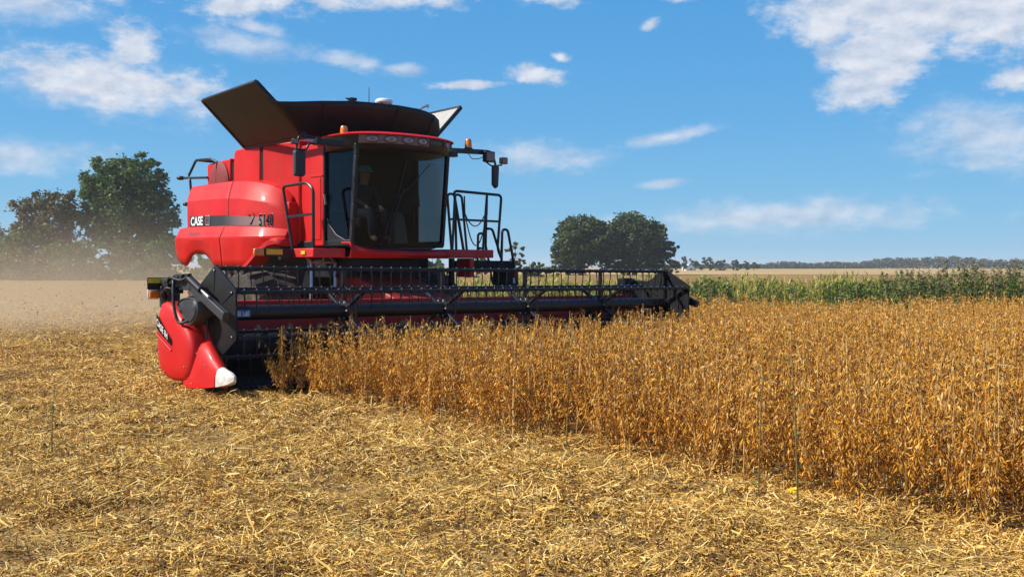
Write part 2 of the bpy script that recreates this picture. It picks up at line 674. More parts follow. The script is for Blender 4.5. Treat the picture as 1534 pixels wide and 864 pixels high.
# ------------------------------------------------------------------ plant material
LEAF_DK = island('dark_leaf', [(0, (0.040, 0.065, 0.026)), (0.5, (0.075, 0.110, 0.040)), (0.9, (0.13, 0.175, 0.055)), (1, (0.19, 0.22, 0.07))], 0.6, 0.38, patch=0.5, pscale=0.5)
LEAF_GR = island('green_leaf', [(0, (0.048, 0.085, 0.026)), (0.5, (0.092, 0.150, 0.040)), (0.9, (0.16, 0.23, 0.058)), (1, (0.22, 0.27, 0.08))], 0.6, 0.38, patch=0.5, pscale=0.4)
LEAF_OL = island('olive_leaf', [(0, (0.07, 0.078, 0.028)), (0.5, (0.14, 0.14, 0.046)), (0.85, (0.21, 0.17, 0.07)), (1, (0.30, 0.18, 0.08))], 0.65, 0.28, patch=0.5, pscale=0.4)
LEAF_FAR = island('far_leaf', [(0, (0.045, 0.062, 0.042)), (0.6, (0.065, 0.085, 0.055)), (1, (0.10, 0.115, 0.065))], 0.8, 0.1, patch=0.6, pscale=0.1)
BARK = pbr('bark', (0.11, 0.085, 0.06), 0.9, var=0.35, vscale=12, bump=0.5)
SOY = island('soy_pod', [(0, (0.24, 0.085, 0.013)), (0.2, (0.49, 0.195, 0.020)), (0.58, (0.73, 0.350, 0.034)), (0.86, (0.81, 0.46, 0.072)), (1, (0.85, 0.62, 0.25))], 0.72, 0.25, patch=0.50, pscale=.9)
STEMM = island('dry_stem', [(0, (0.26, 0.14, 0.045)), (0.6, (0.46, 0.28, 0.09)), (1, (0.64, 0.46, 0.20))], 0.8)
STRAW = island('chopped_straw', [(0, (0.10, 0.050, 0.018)), (0.14, (0.32, 0.170, 0.044)), (0.38, (0.63, 0.365, 0.078)), (0.76, (0.80, 0.52, 0.125)), (1, (0.90, 0.69, 0.26))], 0.7, 0.08, patch=0.62, pscale=1.3, spec=0.3)
MAIZE = island('maize_blade', [(0, (0.08, 0.14, 0.022)), (0.30, (0.24, 0.28, 0.04)), (0.62, (0.50, 0.45, 0.085)), (1, (0.70, 0.56, 0.22))], 0.6, 0.35, patch=0.6, pscale=0.35)
WEEDG = island('weed_leaf', [(0, (0.060, 0.100, 0.022)), (0.55, (0.14, 0.195, 0.038)), (1, (0.29, 0.31, 0.075))], 0.65, 0.25, patch=0.4, pscale=0.5)
WEEDT = island('weed_seedhead', [(0, (0.14, 0.085, 0.055)), (0.6, (0.26, 0.165, 0.10)), (1, (0.40, 0.28, 0.16))], 0.8, 0.1)
WEEDY = pbr('yellow_green_stem', (0.20, 0.16, 0.05), 0.7, var=0.3, vscale=8)
FLOWER = pbr('yellow_flower', (0.75, 0.55, 0.02), 0.6)


def rand_dirs(n):
    v = rng.normal(size=(n, 3))
    return v / np.linalg.norm(v, axis=1, keepdims=True)


def leaf_quads(cent, size, aspect=0.55, flat=0.35):
    """folded little leaves: two triangles-ish quads about a rib"""
    n = len(cent)
    a = rand_dirs(n)
    a[:, 2] *= (1 - flat)
    a /= np.linalg.norm(a, axis=1, keepdims=True)
    b = np.cross(a, rand_dirs(n))
    b /= np.linalg.norm(b, axis=1, keepdims=True) + 1e-9
    s = (size * rng.uniform(0.55, 1.25, n))[:, None]
    v = np.stack([cent - a * s, cent + b * s * aspect, cent + a * s, cent - b * s * aspect], 1)
    f = np.arange(4 * n).reshape(n, 4)
    return v.reshape(-1, 3), f


def crown_points(n, lobes, shell=0.55):
    """points in and on a cluster of lobes (x, y, z, rx, ry, rz), gathered in tufts"""
    w = np.array([l[3] * l[4] * l[5] for l in lobes]) ** 0.75
    w /= w.sum()
    tufts = max(20, n // 38)
    pick = rng.choice(len(lobes), tufts, p=w)
    L = np.array(lobes)[pick]
    d = rand_dirs(tufts)
    rad = rng.uniform(shell, 1.04, tufts)[:, None] ** 0.8
    c = L[:, :3] + d * rad * L[:, 3:6]
    ts = L[:, 3:6].mean(1) * rng.uniform(0.14, 0.27, tufts)
    k = rng.integers(0, tufts, n)
    p = c[k] + np.clip(rng.normal(size=(n, 3)), -1.7, 1.7) * ts[k][:, None] * np.array([0.62, 0.62, 0.5])
    return p


def limb_mesh(mb, base, top, r0, lobes, nl, seed):
    rr = random.Random(seed)
    base, top = Vector(base), Vector(top)
    pts = [base.lerp(top, t) + Vector((rr.uniform(-1, 1), rr.uniform(-1, 1), 0)) * r0 * (0.7 if 0 < t < 1 else 0) for t in (0, .2, .4, .6, .8, 1)]
    mb.tube(pts, [r0 * 1.35, r0, r0 * .85, r0 * .65, r0 * .4, r0 * .15], 8)
    for i in range(nl):
        l = lobes[rr.randrange(len(lobes))]
        t = rr.uniform(.25, .85)
        s = base.lerp(top, t)
        e = Vector((l[0] + rr.uniform(-.6, .6) * l[3], l[1] + rr.uniform(-.6, .6) * l[4], l[2] + rr.uniform(-.3, .6) * l[5]))
        m = s.lerp(e, .5) + Vector((0, 0, -.08 * (e - s).length))
        mb.tube([s, m, e], [r0 * .42 * (1.1 - t), r0 * .26 * (1.1 - t), r0 * .05], 5)


def tree(name, label, cat, loc, lobes, n, leaf, mat, r0=0.3, group=None, limbs=16, shell=0.5, seed=1):
    root = empty(name, loc, 0, label, cat, group)
    top = max(l[2] + l[5] * .6 for l in lobes)
    rr = random.Random(seed * 7 + 1)
    extra = []
    for _ in range(max(6, n // 900)):      # twiggy tufts that break the outline
        l = lobes[rr.randrange(len(lobes))]
        d = Vector((rr.gauss(0, 1), rr.gauss(0, 1), rr.gauss(.25, 1))).normalized()
        q = rr.uniform(.16, .34)
        extra.append((l[0] + d.x * l[3] * .98, l[1] + d.y * l[4] * .98, max(l[5] * q, l[2] + d.z * l[5] * .98), l[3] * q, l[4] * q, l[5] * q))
    mb = MB()
    limb_mesh(mb, (0, 0, -0.1), (lobes[0][0] * .5, lobes[0][1] * .5, top), r0, lobes, limbs, seed)
    mb.build('trunk', BARK, root, smooth=60)
    P = np.concatenate([crown_points(int(n * .82), lobes, shell), crown_points(int(n * .18), extra, .2)])
    P[:, 2] = np.maximum(P[:, 2], 0.05)
    v, f = leaf_quads(P, leaf)
    o = raw('crown', v, f, mat)
    o.parent = root
    return root


# big pair of trees on the left (about 130 m off) and the scrub under them
tree('broadleaf_tree', 'tallest dark green round-crowned tree, beside the rear of the combine', 'tree', (-48.2, 130, 0),
     [(0, 0, 9.6, 5.0, 4.6, 5.4), (-2.4, 0, 12.4, 3.0, 3.0, 2.6), (1.6, 0, 12.6, 3.0, 3.0, 2.9), (3.0, 0, 8.6, 2.9, 3, 3.8), (-3.2, 0, 8.6, 2.4, 2.6, 3.2), (4.6, 0, 6.4, 2.4, 2.4, 3.2), (0, 0, 5.0, 4.6, 3, 3.0), (-5.0, .5, 11.6, 1.2, 1.3, 1.6)],
     21000, 0.31, LEAF_GR, 0.42, seed=3, shell=.35)
tree('broadleaf_tree', 'olive tree with reddish tips and airy crown next to the tall dark tree', 'tree', (-57.0, 128, 0),
     [(0, 0, 7.2, 3.9, 3.6, 3.6), (1.4, 0, 9.6, 2.0, 2.0, 2.1), (-2.0, 0, 8.8, 2.4, 2.4, 1.9), (2.2, 0, 7.4, 1.4, 1.6, 2.0), (-3.0, 0, 6.2, 1.8, 2, 2.0), (0, 0, 4.2, 2.6, 2.4, 2.0)],
     8500, 0.27, LEAF_OL, 0.28, seed=5, shell=.35)
for k, (x, y, w, h, lab, mt) in enumerate([
        (-64.0, 129, 4.2, 7.2, 'dark scrub bush farthest from the combine, beyond the olive tree', LEAF_DK),
        (-60.4, 126, 3.6, 6.6, 'rounded green bush between the dark scrub bush and the olive tree', LEAF_GR),
        (-56.0, 122, 4.2, 5.2, 'low bush in the dust under the olive tree', LEAF_OL),
        (-50.5, 122, 4.0, 5.4, 'low bush in the dust between the olive tree and the tall dark tree', LEAF_GR),
        (-45.0, 123, 4.0, 5.4, 'bush at the foot of the tall dark tree, on the combine side', LEAF_DK),
        (-41.0, 121, 3.4, 5.9, 'bush half hidden behind the rear of the combine', LEAF_GR),
        (-36.0, 126, 4.0, 4.6, 'bush behind the combine body seen under its rear hood', LEAF_GR)]):
    rr = random.Random(k)
    lob = [(rr.uniform(-.4, .4) * w, rr.uniform(-.3, .3) * w, h * rr.uniform(.3, .62), w * rr.uniform(.5, .75), w * .5, h * rr.uniform(.26, .4)) for _ in range(5)] + [(rr.uniform(-.5, .5) * w, 0, h * .16, w * .95, w * .5, h * .22) for _ in range(3)]
    tree('bush', lab, 'bush', (x, y, 0), lob, 4200, 0.27, mt, 0.1, limbs=8, seed=k, shell=.3)

# the pair of round trees in the middle (about 190 m off)
tree('broadleaf_tree', 'dense dark tree of the round pair beyond the reel, the lower flat-topped one', 'tree', (12.6, 190, 0),
     [(0, 0, 6.2, 4.6, 4.4, 4.6), (-2.2, 0, 7.2, 2.9, 3, 3.2), (1.8, 0, 7.9, 2.8, 3, 2.7), (4.2, 0, 6.4, 2.8, 3, 3.4), (-1.0, 0, 2.8, 4.0, 3, 2.6), (-3.0, 0, 4.4, 2.2, 2.4, 2.8)],
     17000, 0.38, LEAF_DK, 0.36, seed=11, shell=.4, group='round trees beyond the reel')
tree('broadleaf_tree', 'dense dark tree of the round pair beyond the reel, the taller domed one', 'tree', (22.6, 192, 0),
     [(0, 0, 7.0, 5.0, 4.6, 4.4), (-.6, 0, 9.2, 3.0, 3, 2.3), (3.6, 0, 6.6, 2.8, 3, 3.0), (-3.4, 0, 6.8, 2.6, 3, 3.2), (1.0, 0, 3.0, 4.8, 3, 2.8), (6.4, 0, 4.6, 1.6, 1.8, 1.7), (-4.0, 0, 3.4, 2.6, 2.4, 2.6)],
     20000, 0.38, LEAF_DK, 0.38, seed=12, shell=.4, group='round trees beyond the reel')
for k, (x, y, w, h, lab, mt) in enumerate([
        (0.4, 150, 1.6, 5.4, 'thin young tree seen through the ladder rails of the combine', LEAF_OL),
        (2.8, 152, 1.4, 2.7, 'small bush between the ladder rails and the round pair of trees', LEAF_GR),
        (5.4, 160, 2.6, 2.3, 'low bush at the foot of the flat-topped tree of the round pair', LEAF_GR),
        (-5.2, 150, 3.0, 3.9, 'bush seen in the gap below the cab platform', LEAF_OL),
        (-11.5, 150, 2.8, 3.4, 'bush seen through the gap under the cab', LEAF_GR),
        (32.6, 215, 2.6, 3.4, 'low dark bush at the foot of the taller tree of the round pair', LEAF_DK)]):
    rr = random.Random(k + 30)
    lob = [(rr.uniform(-.4, .4) * w, rr.uniform(-.3, .3) * w, h * rr.uniform(.3, .72), w * rr.uniform(.45, .7), w * .5, h * rr.uniform(.22, .34)) for _ in range(5)] + ([(0, 0, h * .16, w * .8, w * .5, h * .2)] if k else [])
    tree('young_tree' if k == 0 else 'bush', lab, 'tree' if k == 0 else 'bush', (x, y, 0), lob, 700 if k == 0 else 1200, 0.27, mt, 0.1, limbs=8, seed=k + 30, shell=.3)

# trees on the right-hand horizon (about 400 m off)
far = [(65.4, 396, 1.9, 5.3, 'lone dark conifer-shaped tree beside the small white house'),
       (71.2, 404, 2.9, 4.7, 'smaller rounded tree of the far clump, nearest the white house'),
       (76.4, 402, 3.6, 5.6, 'tallest rounded tree of the far clump beyond the white house'),
       (81.6, 406, 3.0, 4.5, 'middling tree of the far clump, between its tallest and its lowest'),
       (87.2, 403, 2.4, 3.9, 'lowest tree of the far clump, at the end away from the house'),
       (97.0, 430, 2.3, 3.9, 'small far tree standing alone between the clump and the long woodland'),
       (102.5, 440, 3.0, 3.4, 'low broad far tree where the long woodland begins')]
for k, (x, y, w, h, lab) in enumerate(far):
    rr = random.Random(k + 60)
    lob = [(rr.uniform(-.35, .35) * w, 0, h * rr.uniform(.35, .8), w * rr.uniform(.5, .75), w * .6, h * rr.uniform(.18, .3)) for _ in range(6)] + [(0, 0, h * .3, w * .9, w * .7, h * .32)]
    if k == 0:
        lob = [(0, 0, h * .34, w, w, h * .16), (0.2, 0, h * .55, w * .85, w * .8, h * .16), (0, 0, h * .75, w * .7, w * .6, h * .14), (0, 0, h * .9, w * .35, w * .4, h * .12)]
    tree('conifer_tree' if k == 0 else 'far_tree', lab, 'tree', (x, y, 0), lob, 900, 0.42, LEAF_FAR, 0.16, limbs=6, seed=k + 60, group='trees on the right horizon', shell=.3)


def far_wood():
    """wooded skyline, one mass"""
    pts = []
    for x in np.arange(112, 470, 1.0):
        y = 720 + 25 * math.sin(x * .03)
        f = (x - 112) / 358
        px = x / y
        h = 2.2 + 1.2 * math.sin(x * .11) * math.sin(x * .043) + 5.0 * math.exp(-((px - .42) / .10) ** 2) + 1.2 * math.sin(x * .8)
        n = 95
        pts.append(np.stack([x + rng.normal(0, 1.3, n), y + rng.normal(0, 3, n), rng.uniform(0, 1, n) ** .7 * max(1.0, h)], 1))
    P = np.concatenate(pts)
    v, f = leaf_quads(P, 0.75, aspect=.7)
    o = raw('far_woods', v, f, LEAF_FAR)
    tag(o, 'long low dark woodland along the horizon', 'woodland', kind='stuff')


far_wood()

# small white house on the horizon
hs_ = empty('white_house', (67.6, 398, 0), R(20), 'small white gabled house beside the lone dark tree on the horizon', 'house')
mb = MB()
mb.loft([[(-1.6, y, -.1), (1.6, y, -.1), (1.6, y, 1.0), (0, y, 2.35), (-1.6, y, 1.0)] for y in (-2, 2)])
mb.build('wall', pbr('white_siding', (0.78, 0.77, 0.74), 0.7, var=.05), hs_)
mb = MB()
for s in (-1, 1):
    mb.loft([[(0, y, 2.37), (s * 1.9, y, .78), (s * 1.9, y, .90), (0, y, 2.5)] for y in (-2.2, 2.2)])
mb.build('roof', pbr('pale_roof', (0.6, 0.58, 0.55), 0.7, var=.1), hs_)
mb = MB()
mb.box(-.35, .35, -2.06, -2.0, .3, .9)
mb.build('window', PLAST, hs_)


# ------------------------------------------------------------------ strip of maize and tall weeds
def blade_set(base, length, width, lean, seg=3, droop=0.9):
    """arching leaf ribbons; base (n,3), returns verts, faces"""
    n = len(base)
    az = rng.uniform(0, 2 * math.pi, n)
    dx, dy = np.cos(az), np.sin(az)
    sx, sy = -dy, dx
    V = []
    for s in range(seg + 1):
        t = s / seg
        out = length * (lean * t)
        up = length * (t * 0.9 - droop * lean * t * t)
        w = width * (1 - t) ** 0.6 * 0.5 + 0.002
        cx, cy, cz = base[:, 0] + dx * out, base[:, 1] + dy * out, base[:, 2] + up
        V.append(np.stack([cx - sx * w, cy - sy * w, cz], 1))
        V.append(np.stack([cx + sx * w, cy + sy * w, cz], 1))
    V = np.stack(V, 1)
    m = 2 * (seg + 1)
    b = (np.arange(n) * m)[:, None]
    F = np.concatenate([b + np.array([[2 * s, 2 * s + 1, 2 * s + 3, 2 * s + 2]]) for s in range(seg)])
    return V.reshape(-1, 3), F


def merge(parts):
    vs, fs, o = [], [], 0
    for v, f in parts:
        vs.append(v)
        fs.append(f + o)
        o += len(v)
    return np.concatenate(vs), np.concatenate(fs)


def maize_strip():
    n = 1500
    X = rng.uniform(-9, 21, n)
    Y = 46 + rng.uniform(0, 5, n) + 0.02 * X
    H = rng.uniform(.80, 1.30, n) * (1 + .12 * np.sin(X * 1.3) + .08 * np.sin(X * 3.7)) * np.where(X < 6, .95, 1)
    parts = []
    base = np.stack([X, Y, np.zeros(n)], 1)
    parts.append(blade_set(base, H, np.full(n, .05), np.full(n, .06), 3, .3))
    for k in range(9):
        z = H * (0.08 + 0.095 * k)
        b = np.stack([X, Y, z], 1)
        parts.append(blade_set(b, rng.uniform(.35, .62, n), rng.uniform(.035, .06, n), rng.uniform(.35, .95, n)))
    v, f = merge(parts)
    o = raw('maize_strip', v, f, MAIZE)
    tag(o, 'strip of yellowing green maize between the bean field and the far fields', 'maize', kind='stuff')
    # taller leafy weeds mixed in on the right
    n = 900
    X = np.concatenate([rng.uniform(14.0, 29, n - 90), rng.uniform(6, 14, 30), rng.uniform(7.6, 9.2, 60)])
    Y = 43.5 + rng.uniform(0, 4.5, n)
    H = rng.uniform(.7, 1.5, n) * np.interp(X, [7, 9, 14, 17, 20], [.95, .75, .60, .88, 1.08]) * (1 + .15 * np.sin(X * 2.3))
    P, T = [], []
    stems = []
    for i in range(n):
        m = 26
        t = rng.uniform(.05, 1, m)
        P.append(np.stack([X[i] + rng.normal(0, .16, m) * (1.1 - t), Y[i] + rng.normal(0, .16, m) * (1.1 - t), t * H[i]], 1))
        if X[i] > 16 and rng.random() < .6:
            m = 20
            T.append(np.stack([X[i] + rng.normal(0, .045, m), Y[i] + rng.normal(0, .045, m), H[i] + rng.uniform(-.22, .28, m)], 1))
    v, f = leaf_quads(np.concatenate(P), .085, .45)
    v2, f2 = blade_set(np.stack([X, Y, np.zeros(n)], 1), H * 1.15, np.full(n, .03), np.full(n, .05), 3, .3)
    v3, f3 = leaf_quads(np.concatenate(T), .05, .4)
    nv = len(v)
    V = np.concatenate([v, v2, v3])
    F = np.concatenate([f, f2 + nv, f3 + nv + len(v2)])
    mi = np.concatenate([np.zeros(len(f)), np.ones(len(f2) + len(f3))])
    o = raw('tall_weeds', V, F, [WEEDG, WEEDT], mi=mi)
    tag(o, 'tall leafy weeds with brown seed heads at the end of the maize', 'weeds', kind='stuff')
    # short verge grass
    n = 16000
    X = rng.uniform(2, 24, n)
    Y = rng.uniform(25.6, 46, n)
    keep = X < Y * .55 + 2
    b = np.stack([X[keep], Y[keep], np.zeros(keep.sum())], 1)
    v, f = blade_set(b, rng.uniform(.12, .32, len(b)), np.full(len(b), .02), rng.uniform(.1, .5, len(b)), 2)
    o = raw('verge_grass', v, f, WEEDG)
    tag(o, 'short green grass along the far edge of the bean field', 'grass', kind='stuff')


maize_strip()


# ------------------------------------------------------------------ the standing soybeans
def soy_template(r_, near):
    """one dry plant: verts, tri faces, and a material index per face"""
    V, F, MI = [], [], []

    def stick(p, q, r0, r1):
        o = len(V)
        d = Vector(q) - Vector(p)
        a = d.orthogonal().normalized()
        b = d.normalized().cross(a)
        for P_, rad in ((Vector(p), r0), (Vector(q), r1)):
            for j in range(3):
                t = 2 * math.pi * j / 3
                V.append(P_ + (a * math.cos(t) + b * math.sin(t)) * rad)
        for j in range(3):
            k = (j + 1) % 3
            F.append((o + j, o + k, o + 3 + k))
            F.append((o + j, o + 3 + k, o + 3 + j))
            MI.extend([1, 1])

    def pod(p, d, L, w):
        d = d.normalized()
        a = d.orthogonal().normalized()
        b = d.cross(a)
        t0 = r_.uniform(0, 6.28)
        o = len(V)
        V.append(p)
        mid = p + d * L * .45 + a * L * .08 * r_.uniform(-1, 1)
        if near:
            for j in range(3):
                t = t0 + 2 * math.pi * j / 3
                V.append(mid + (a * math.cos(t) + b * math.sin(t)) * w * .5 * (1.25 if j else .75))
            V.append(p + d * L)
            for j in range(3):
                k = (j + 1) % 3
                F.append((o, o + 1 + j, o + 1 + k))
                F.append((o + 4, o + 1 + k, o + 1 + j))
                MI.extend([0, 0])
        else:
            n = a * math.cos(t0) + b * math.sin(t0)
            V.append(mid + n * w * .6)
            V.append(p + d * L)
            V.append(mid - n * w * .6)
            F.append((o, o + 1, o + 2))
            F.append((o, o + 2, o + 3))
            MI.extend([0, 0])

    H = r_.uniform(.72, .98)
    bend = Vector((r_.uniform(-.10, .10), r_.uniform(-.10, .10), 0))

    def at(t):
        return Vector((0, 0, H * t)) + bend * t * t

    ns = 4
    for s in range(ns):
        stick(at(s / ns), at((s + 1) / ns), .0058 * (1 - .6 * s / ns), .0058 * (1 - .6 * (s + 1) / ns))
    axes = [(at, .045, 1.0, 1.0)]
    for _ in range(r_.randint(2, 4)):
        t0 = r_.uniform(.05, .33)
        s = at(t0)
        an = r_.uniform(0, 6.28)
        rad = r_.uniform(.10, .20)
        e = s + Vector((math.cos(an) * rad, math.sin(an) * rad, r_.uniform(.25, .52)))
        m = s.lerp(e, .5) + Vector((math.cos(an), math.sin(an), 0)) * .03

        def br(t, s=s, m=m, e=e):
            return s * (1 - t) ** 2 + m * 2 * t * (1 - t) + e * t * t
        stick(br(0), br(.5), .003, .0025)
        stick(br(.5), br(1), .0025, .001)
        axes.append((br, .15, 1.0, .55))
    for fn, a0, a1, q in axes:
        nodes = int((18 if near else 16) * q)
        for i in range(nodes):
            t = a0 + (a1 - a0) * (i + r_.uniform(-.3, .3)) / nodes
            p0 = fn(max(.03, min(1, t)))
            for _ in range(r_.choice((2, 3, 3, 4))):
                an = r_.uniform(0, 6.28)
                dn = r_.uniform(.1, 1.5) if r_.random() < .72 else r_.uniform(-1.5, -.2)
                o_ = Vector((math.cos(an), math.sin(an), 0))
                p = p0 + o_ * r_.uniform(.006, .028) + Vector((0, 0, r_.uniform(-.015, .015)))
                pod(p, o_ * r_.uniform(.25, .8) - Vector((0, 0, dn)), r_.uniform(.040, .062) * (1 if near else 1.04), r_.uniform(.0100, .0145) * (1 if near else 1.15))
    for _ in range(r_.randint(1, 3)):      # dry leaf stalks still hanging on
        t = r_.uniform(.3, .95)
        an = r_.uniform(0, 6.28)
        p = at(t)
        stick(p, p + Vector((math.cos(an) * .12, math.sin(an) * .12, r_.uniform(-.05, .12))), .0018, .001)
    return np.array([tuple(v) for v in V], np.float32), np.array(F, np.int64), np.array(MI)


def soy_positions(step, y0, y1):
    xs = np.arange(-6, 22, step)
    ys = np.arange(y0, y1, step)
    X, Y = np.meshgrid(xs, ys)
    X = X.ravel() + rng.uniform(-.5, .5, X.size) * step * 1.1
    Y = Y.ravel() + rng.uniform(-.5, .5, Y.size) * step * 1.1
    l, r_ = to_local(X, Y)
    wob = .10 * np.sin(r_ * 1.7) + .07 * np.sin(r_ * 4.3 + 1)
    keep = (Y > y0) & (Y < y1) & (X < Y * .5 + 2.2) & (X > -Y * .3) & (Y < 25.6 - .02 * X)
    front = (l > -3.93 - .034 * np.maximum(0, -r_ - 3) + wob) & (r_ < -.42 + .10 * np.sin(l * 5))
    side = (l > 4.72)
    keep &= (front | side)
    return X[keep], Y[keep]


def build_soy():
    rr = random.Random(21)
    Vs, Fs, Ms, o = [], [], [], 0
    for near, step, y0, y1, cnt in ((True, .172, 4.2, 12.5, 26), (False, .185, 12.5, 26, 26)):
        tpl = [soy_template(rr, near) for _ in range(cnt)]
        X, Y = soy_positions(step, y0, y1)
        which = rng.integers(0, cnt, len(X))
        Z = relief(X, Y)
        ph = .93 + .07 * np.sin(X * .9 + 1) * np.sin(Y * .7)
        for k, (v, f, mi) in enumerate(tpl):
            s = np.where(which == k)[0]
            if not len(s):
                continue
            n = len(s)
            a = rng.uniform(0, 2 * math.pi, n)
            sc = rng.uniform(.92, 1.18, n) * ph[s]
            tx, ty = rng.normal(0, .07, n), rng.normal(0, .07, n)
            ca, sa = np.cos(a), np.sin(a)
            vx = (v[None, :, 0] * ca[:, None] - v[None, :, 1] * sa[:, None]) * sc[:, None] + v[None, :, 2] * tx[:, None]
            vy = (v[None, :, 0] * sa[:, None] + v[None, :, 1] * ca[:, None]) * sc[:, None] + v[None, :, 2] * ty[:, None]
            vz = v[None, :, 2] * sc[:, None]
            P = np.stack([vx + X[s][:, None], vy + Y[s][:, None], vz + Z[s][:, None]], 2).reshape(-1, 3)
            Fk = (f[None] + (np.arange(n) * len(v))[:, None, None]).reshape(-1, 3) + o
            Vs.append(P.astype(np.float32))
            Fs.append(Fk)
            Ms.append(np.tile(mi, n))
            o += len(P)
    ob = raw('soybean_crop', np.concatenate(Vs), np.concatenate(Fs), [SOY, STEMM], mi=np.concatenate(Ms))
    tag(ob, 'standing crop of ripe golden brown soybeans in front of the combine', 'soybeans', kind='stuff')
    print('soy tris', sum(len(f) for f in Fs))


build_soy()


# ------------------------------------------------------------------ chopped straw, stubble
def scatter(dens, x0, x1, y0, y1):
    n = int(dens * (x1 - x0) * (y1 - y0))
    X = rng.uniform(x0, x1, n)
    Y = rng.uniform(y0, y1, n)
    l, r_ = to_local(X, Y)
    keep = (np.abs(X) < Y * .5 + 1.6) & ~((l > -3.4) & (r_ < -.3)) & ~(l > 4.9)
    return X[keep], Y[keep]


def build_litter():
    parts = []
    for dens, x0, x1, y0, y1, k in ((6200, -6, 6, 4.3, 7, .82), (4300, -7, 6, 7, 10, .92), (2500, -9, 4, 10, 15, 1.1), (1400, -15, 3, 15, 24, 1.3), (330, -26, 6, 24, 48, 1.8)):
        X, Y = scatter(dens, x0, x1, y0, y1)
        # clumpy cover: bare spots and heaps
        cl = np.sin(X * 2.1 + 1.3) * np.sin(Y * 1.7 + .4) + .7 * np.sin(X * 4.7 + Y * 3.1) + .5 * np.sin(X * 9.1 - Y * 7.7)
        keep = rng.uniform(0, 1, len(X)) < np.clip(.67 + .34 * cl, .09, 1)
        X, Y, cl = X[keep], Y[keep], cl[keep]
        n = len(X)
        az = rng.uniform(0, 2 * math.pi, n)
        L = np.clip(rng.lognormal(-2.80, .62, n), .018, .26) * k ** .5
        w = rng.uniform(.0022, .0052, n) * k * np.where(rng.random(n) < .12, 1.8, 1)
        pitch = rng.normal(0, .24, n)
        z = relief(X, Y) + rng.uniform(.002, .038, n) * np.clip(1 + .5 * cl, .3, 1.8) + np.abs(np.sin(pitch)) * L * .4
        dx, dy, dz = np.cos(az) * np.cos(pitch), np.sin(az) * np.cos(pitch), np.sin(pitch)
        sx, sy = -np.sin(az), np.cos(az)
        roll = rng.uniform(-.9, .9, n)
        bx, by = rng.normal(0, .12, n) * L, rng.normal(0, .10, n) * L
        V = []
        for t, b, ww in ((-.5, 0, .75), (0, 1, 1), (.5, 0, .6)):
            cx, cy, cz = X + dx * L * t + sx * bx * b, Y + dy * L * t + sy * bx * b, z + dz * L * t + by * b
            for s in (-1, 1):
                V.append(np.stack([cx + s * sx * w * ww * np.cos(roll), cy + s * sy * w * ww * np.cos(roll), np.maximum(cz + s * w * ww * np.sin(roll), .001)], 1))
        V = np.stack(V, 1).reshape(-1, 3)
        b0 = (np.arange(n) * 6)[:, None]
        F = np.concatenate([b0 + np.array([[0, 1, 3, 2]]), b0 + np.array([[2, 3, 5, 4]])])
        parts.append((V, F))
        # broken pods and leaf chaff
        m = int(n * .6)
        s = rng.integers(0, n, m)
        C = np.stack([X[s] + rng.normal(0, .05, m), Y[s] + rng.normal(0, .05, m), relief(X[s], Y[s]) + rng.uniform(.004, .04, m)], 1)
        parts.append(leaf_quads(C, .013 * k, .5, .6))
    # rust-brown dead leaves lying between the straws
    ps = []
    for dens, x0, x1, y0, y1, sz in ((300, -6, 6, 4.3, 8, .019), (190, -8, 6, 8, 14, .022), (60, -15, 3, 14, 26, .030)):
        X, Y = scatter(dens, x0, x1, y0, y1)
        k2 = np.sin(X * 1.9 - Y * 1.1) * np.sin(Y * 2.3 + .7) + rng.normal(0, .5, len(X)) > .1
        X, Y = X[k2], Y[k2]
        ps.append(leaf_quads(np.stack([X, Y, relief(X, Y) + rng.uniform(.012, .05, len(X))], 1), sz, .6, .55))
    lv, lf = merge(ps)
    lo = raw('fallen_leaves', lv, lf, island('dead_leaf', [(0, (.09, .036, .012)), (.5, (.24, .105, .030)), (1, (.40, .21, .07))], .8, .15, patch=.4))
    tag(lo, 'rust brown dead bean leaves lying among the straw', 'leaves', kind='stuff')
    v, f = merge(parts)
    o = raw('straw_litter', v, f, STRAW)
    tag(o, 'chopped golden straw and chaff covering the harvested ground', 'straw', kind='stuff')
    print('litter quads', len(f))
    # cut stubble in drilled rows along the way the combine drives
    P = []
    for l in np.arange(-22, -3.6, .38):
        r_ = np.arange(-16, 26, .075)
        r_ = r_ + rng.uniform(-.03, .03, len(r_))
        ll = l + rng.normal(0, .02, len(r_))
        P.append(np.stack([MO[0] + ll * ux - r_ * uy, MO[1] + ll * uy + r_ * ux], 1))
    P = np.concatenate(P)
    k = (P[:, 1] > 4.3) & (np.abs(P[:, 0]) < P[:, 1] * .5 + 1.5) & (rng.random(len(P)) < .42) & (P[:, 1] < 40)
    P = P[k]
    b = np.stack([P[:, 0], P[:, 1], relief(P[:, 0], P[:, 1])], 1)
    n = len(b)
    v1, f1 = blade_set(b, rng.uniform(.05, .15, n), rng.uniform(.006, .009, n), rng.uniform(0, .35, n), 1, 0)
    v2, f2 = blade_set(b, rng.uniform(.05, .13, n), rng.uniform(.006, .009, n), rng.uniform(0, .35, n), 1, 0)
    v, f = merge([(v1, f1), (v2, f2)])
    o = raw('stubble', v, f, STEMM)
    tag(o, 'short cut bean stubble standing in rows in the harvested ground', 'stubble', kind='stuff')
    # fallen long stalks along the cut edge
    n = 520
    r_ = rng.uniform(-14, -.6, n)
    ll = -3.95 + rng.normal(0, .22, n)
    X = MO[0] + ll * ux - r_ * uy
    Y = MO[1] + ll * uy + r_ * ux
    b = np.stack([X, Y, relief(X, Y) + .01], 1)
    v, f = blade_set(b, rng.uniform(.12, .32, n), rng.uniform(.0035, .006, n), rng.uniform(.7, 1.5, n), 3, .55)
    o = raw('stalk_litter', v, f, STRAW)
    tag(o, 'loose bent straw stalks along the cut edge of the beans', 'straw', kind='stuff')


build_litter()


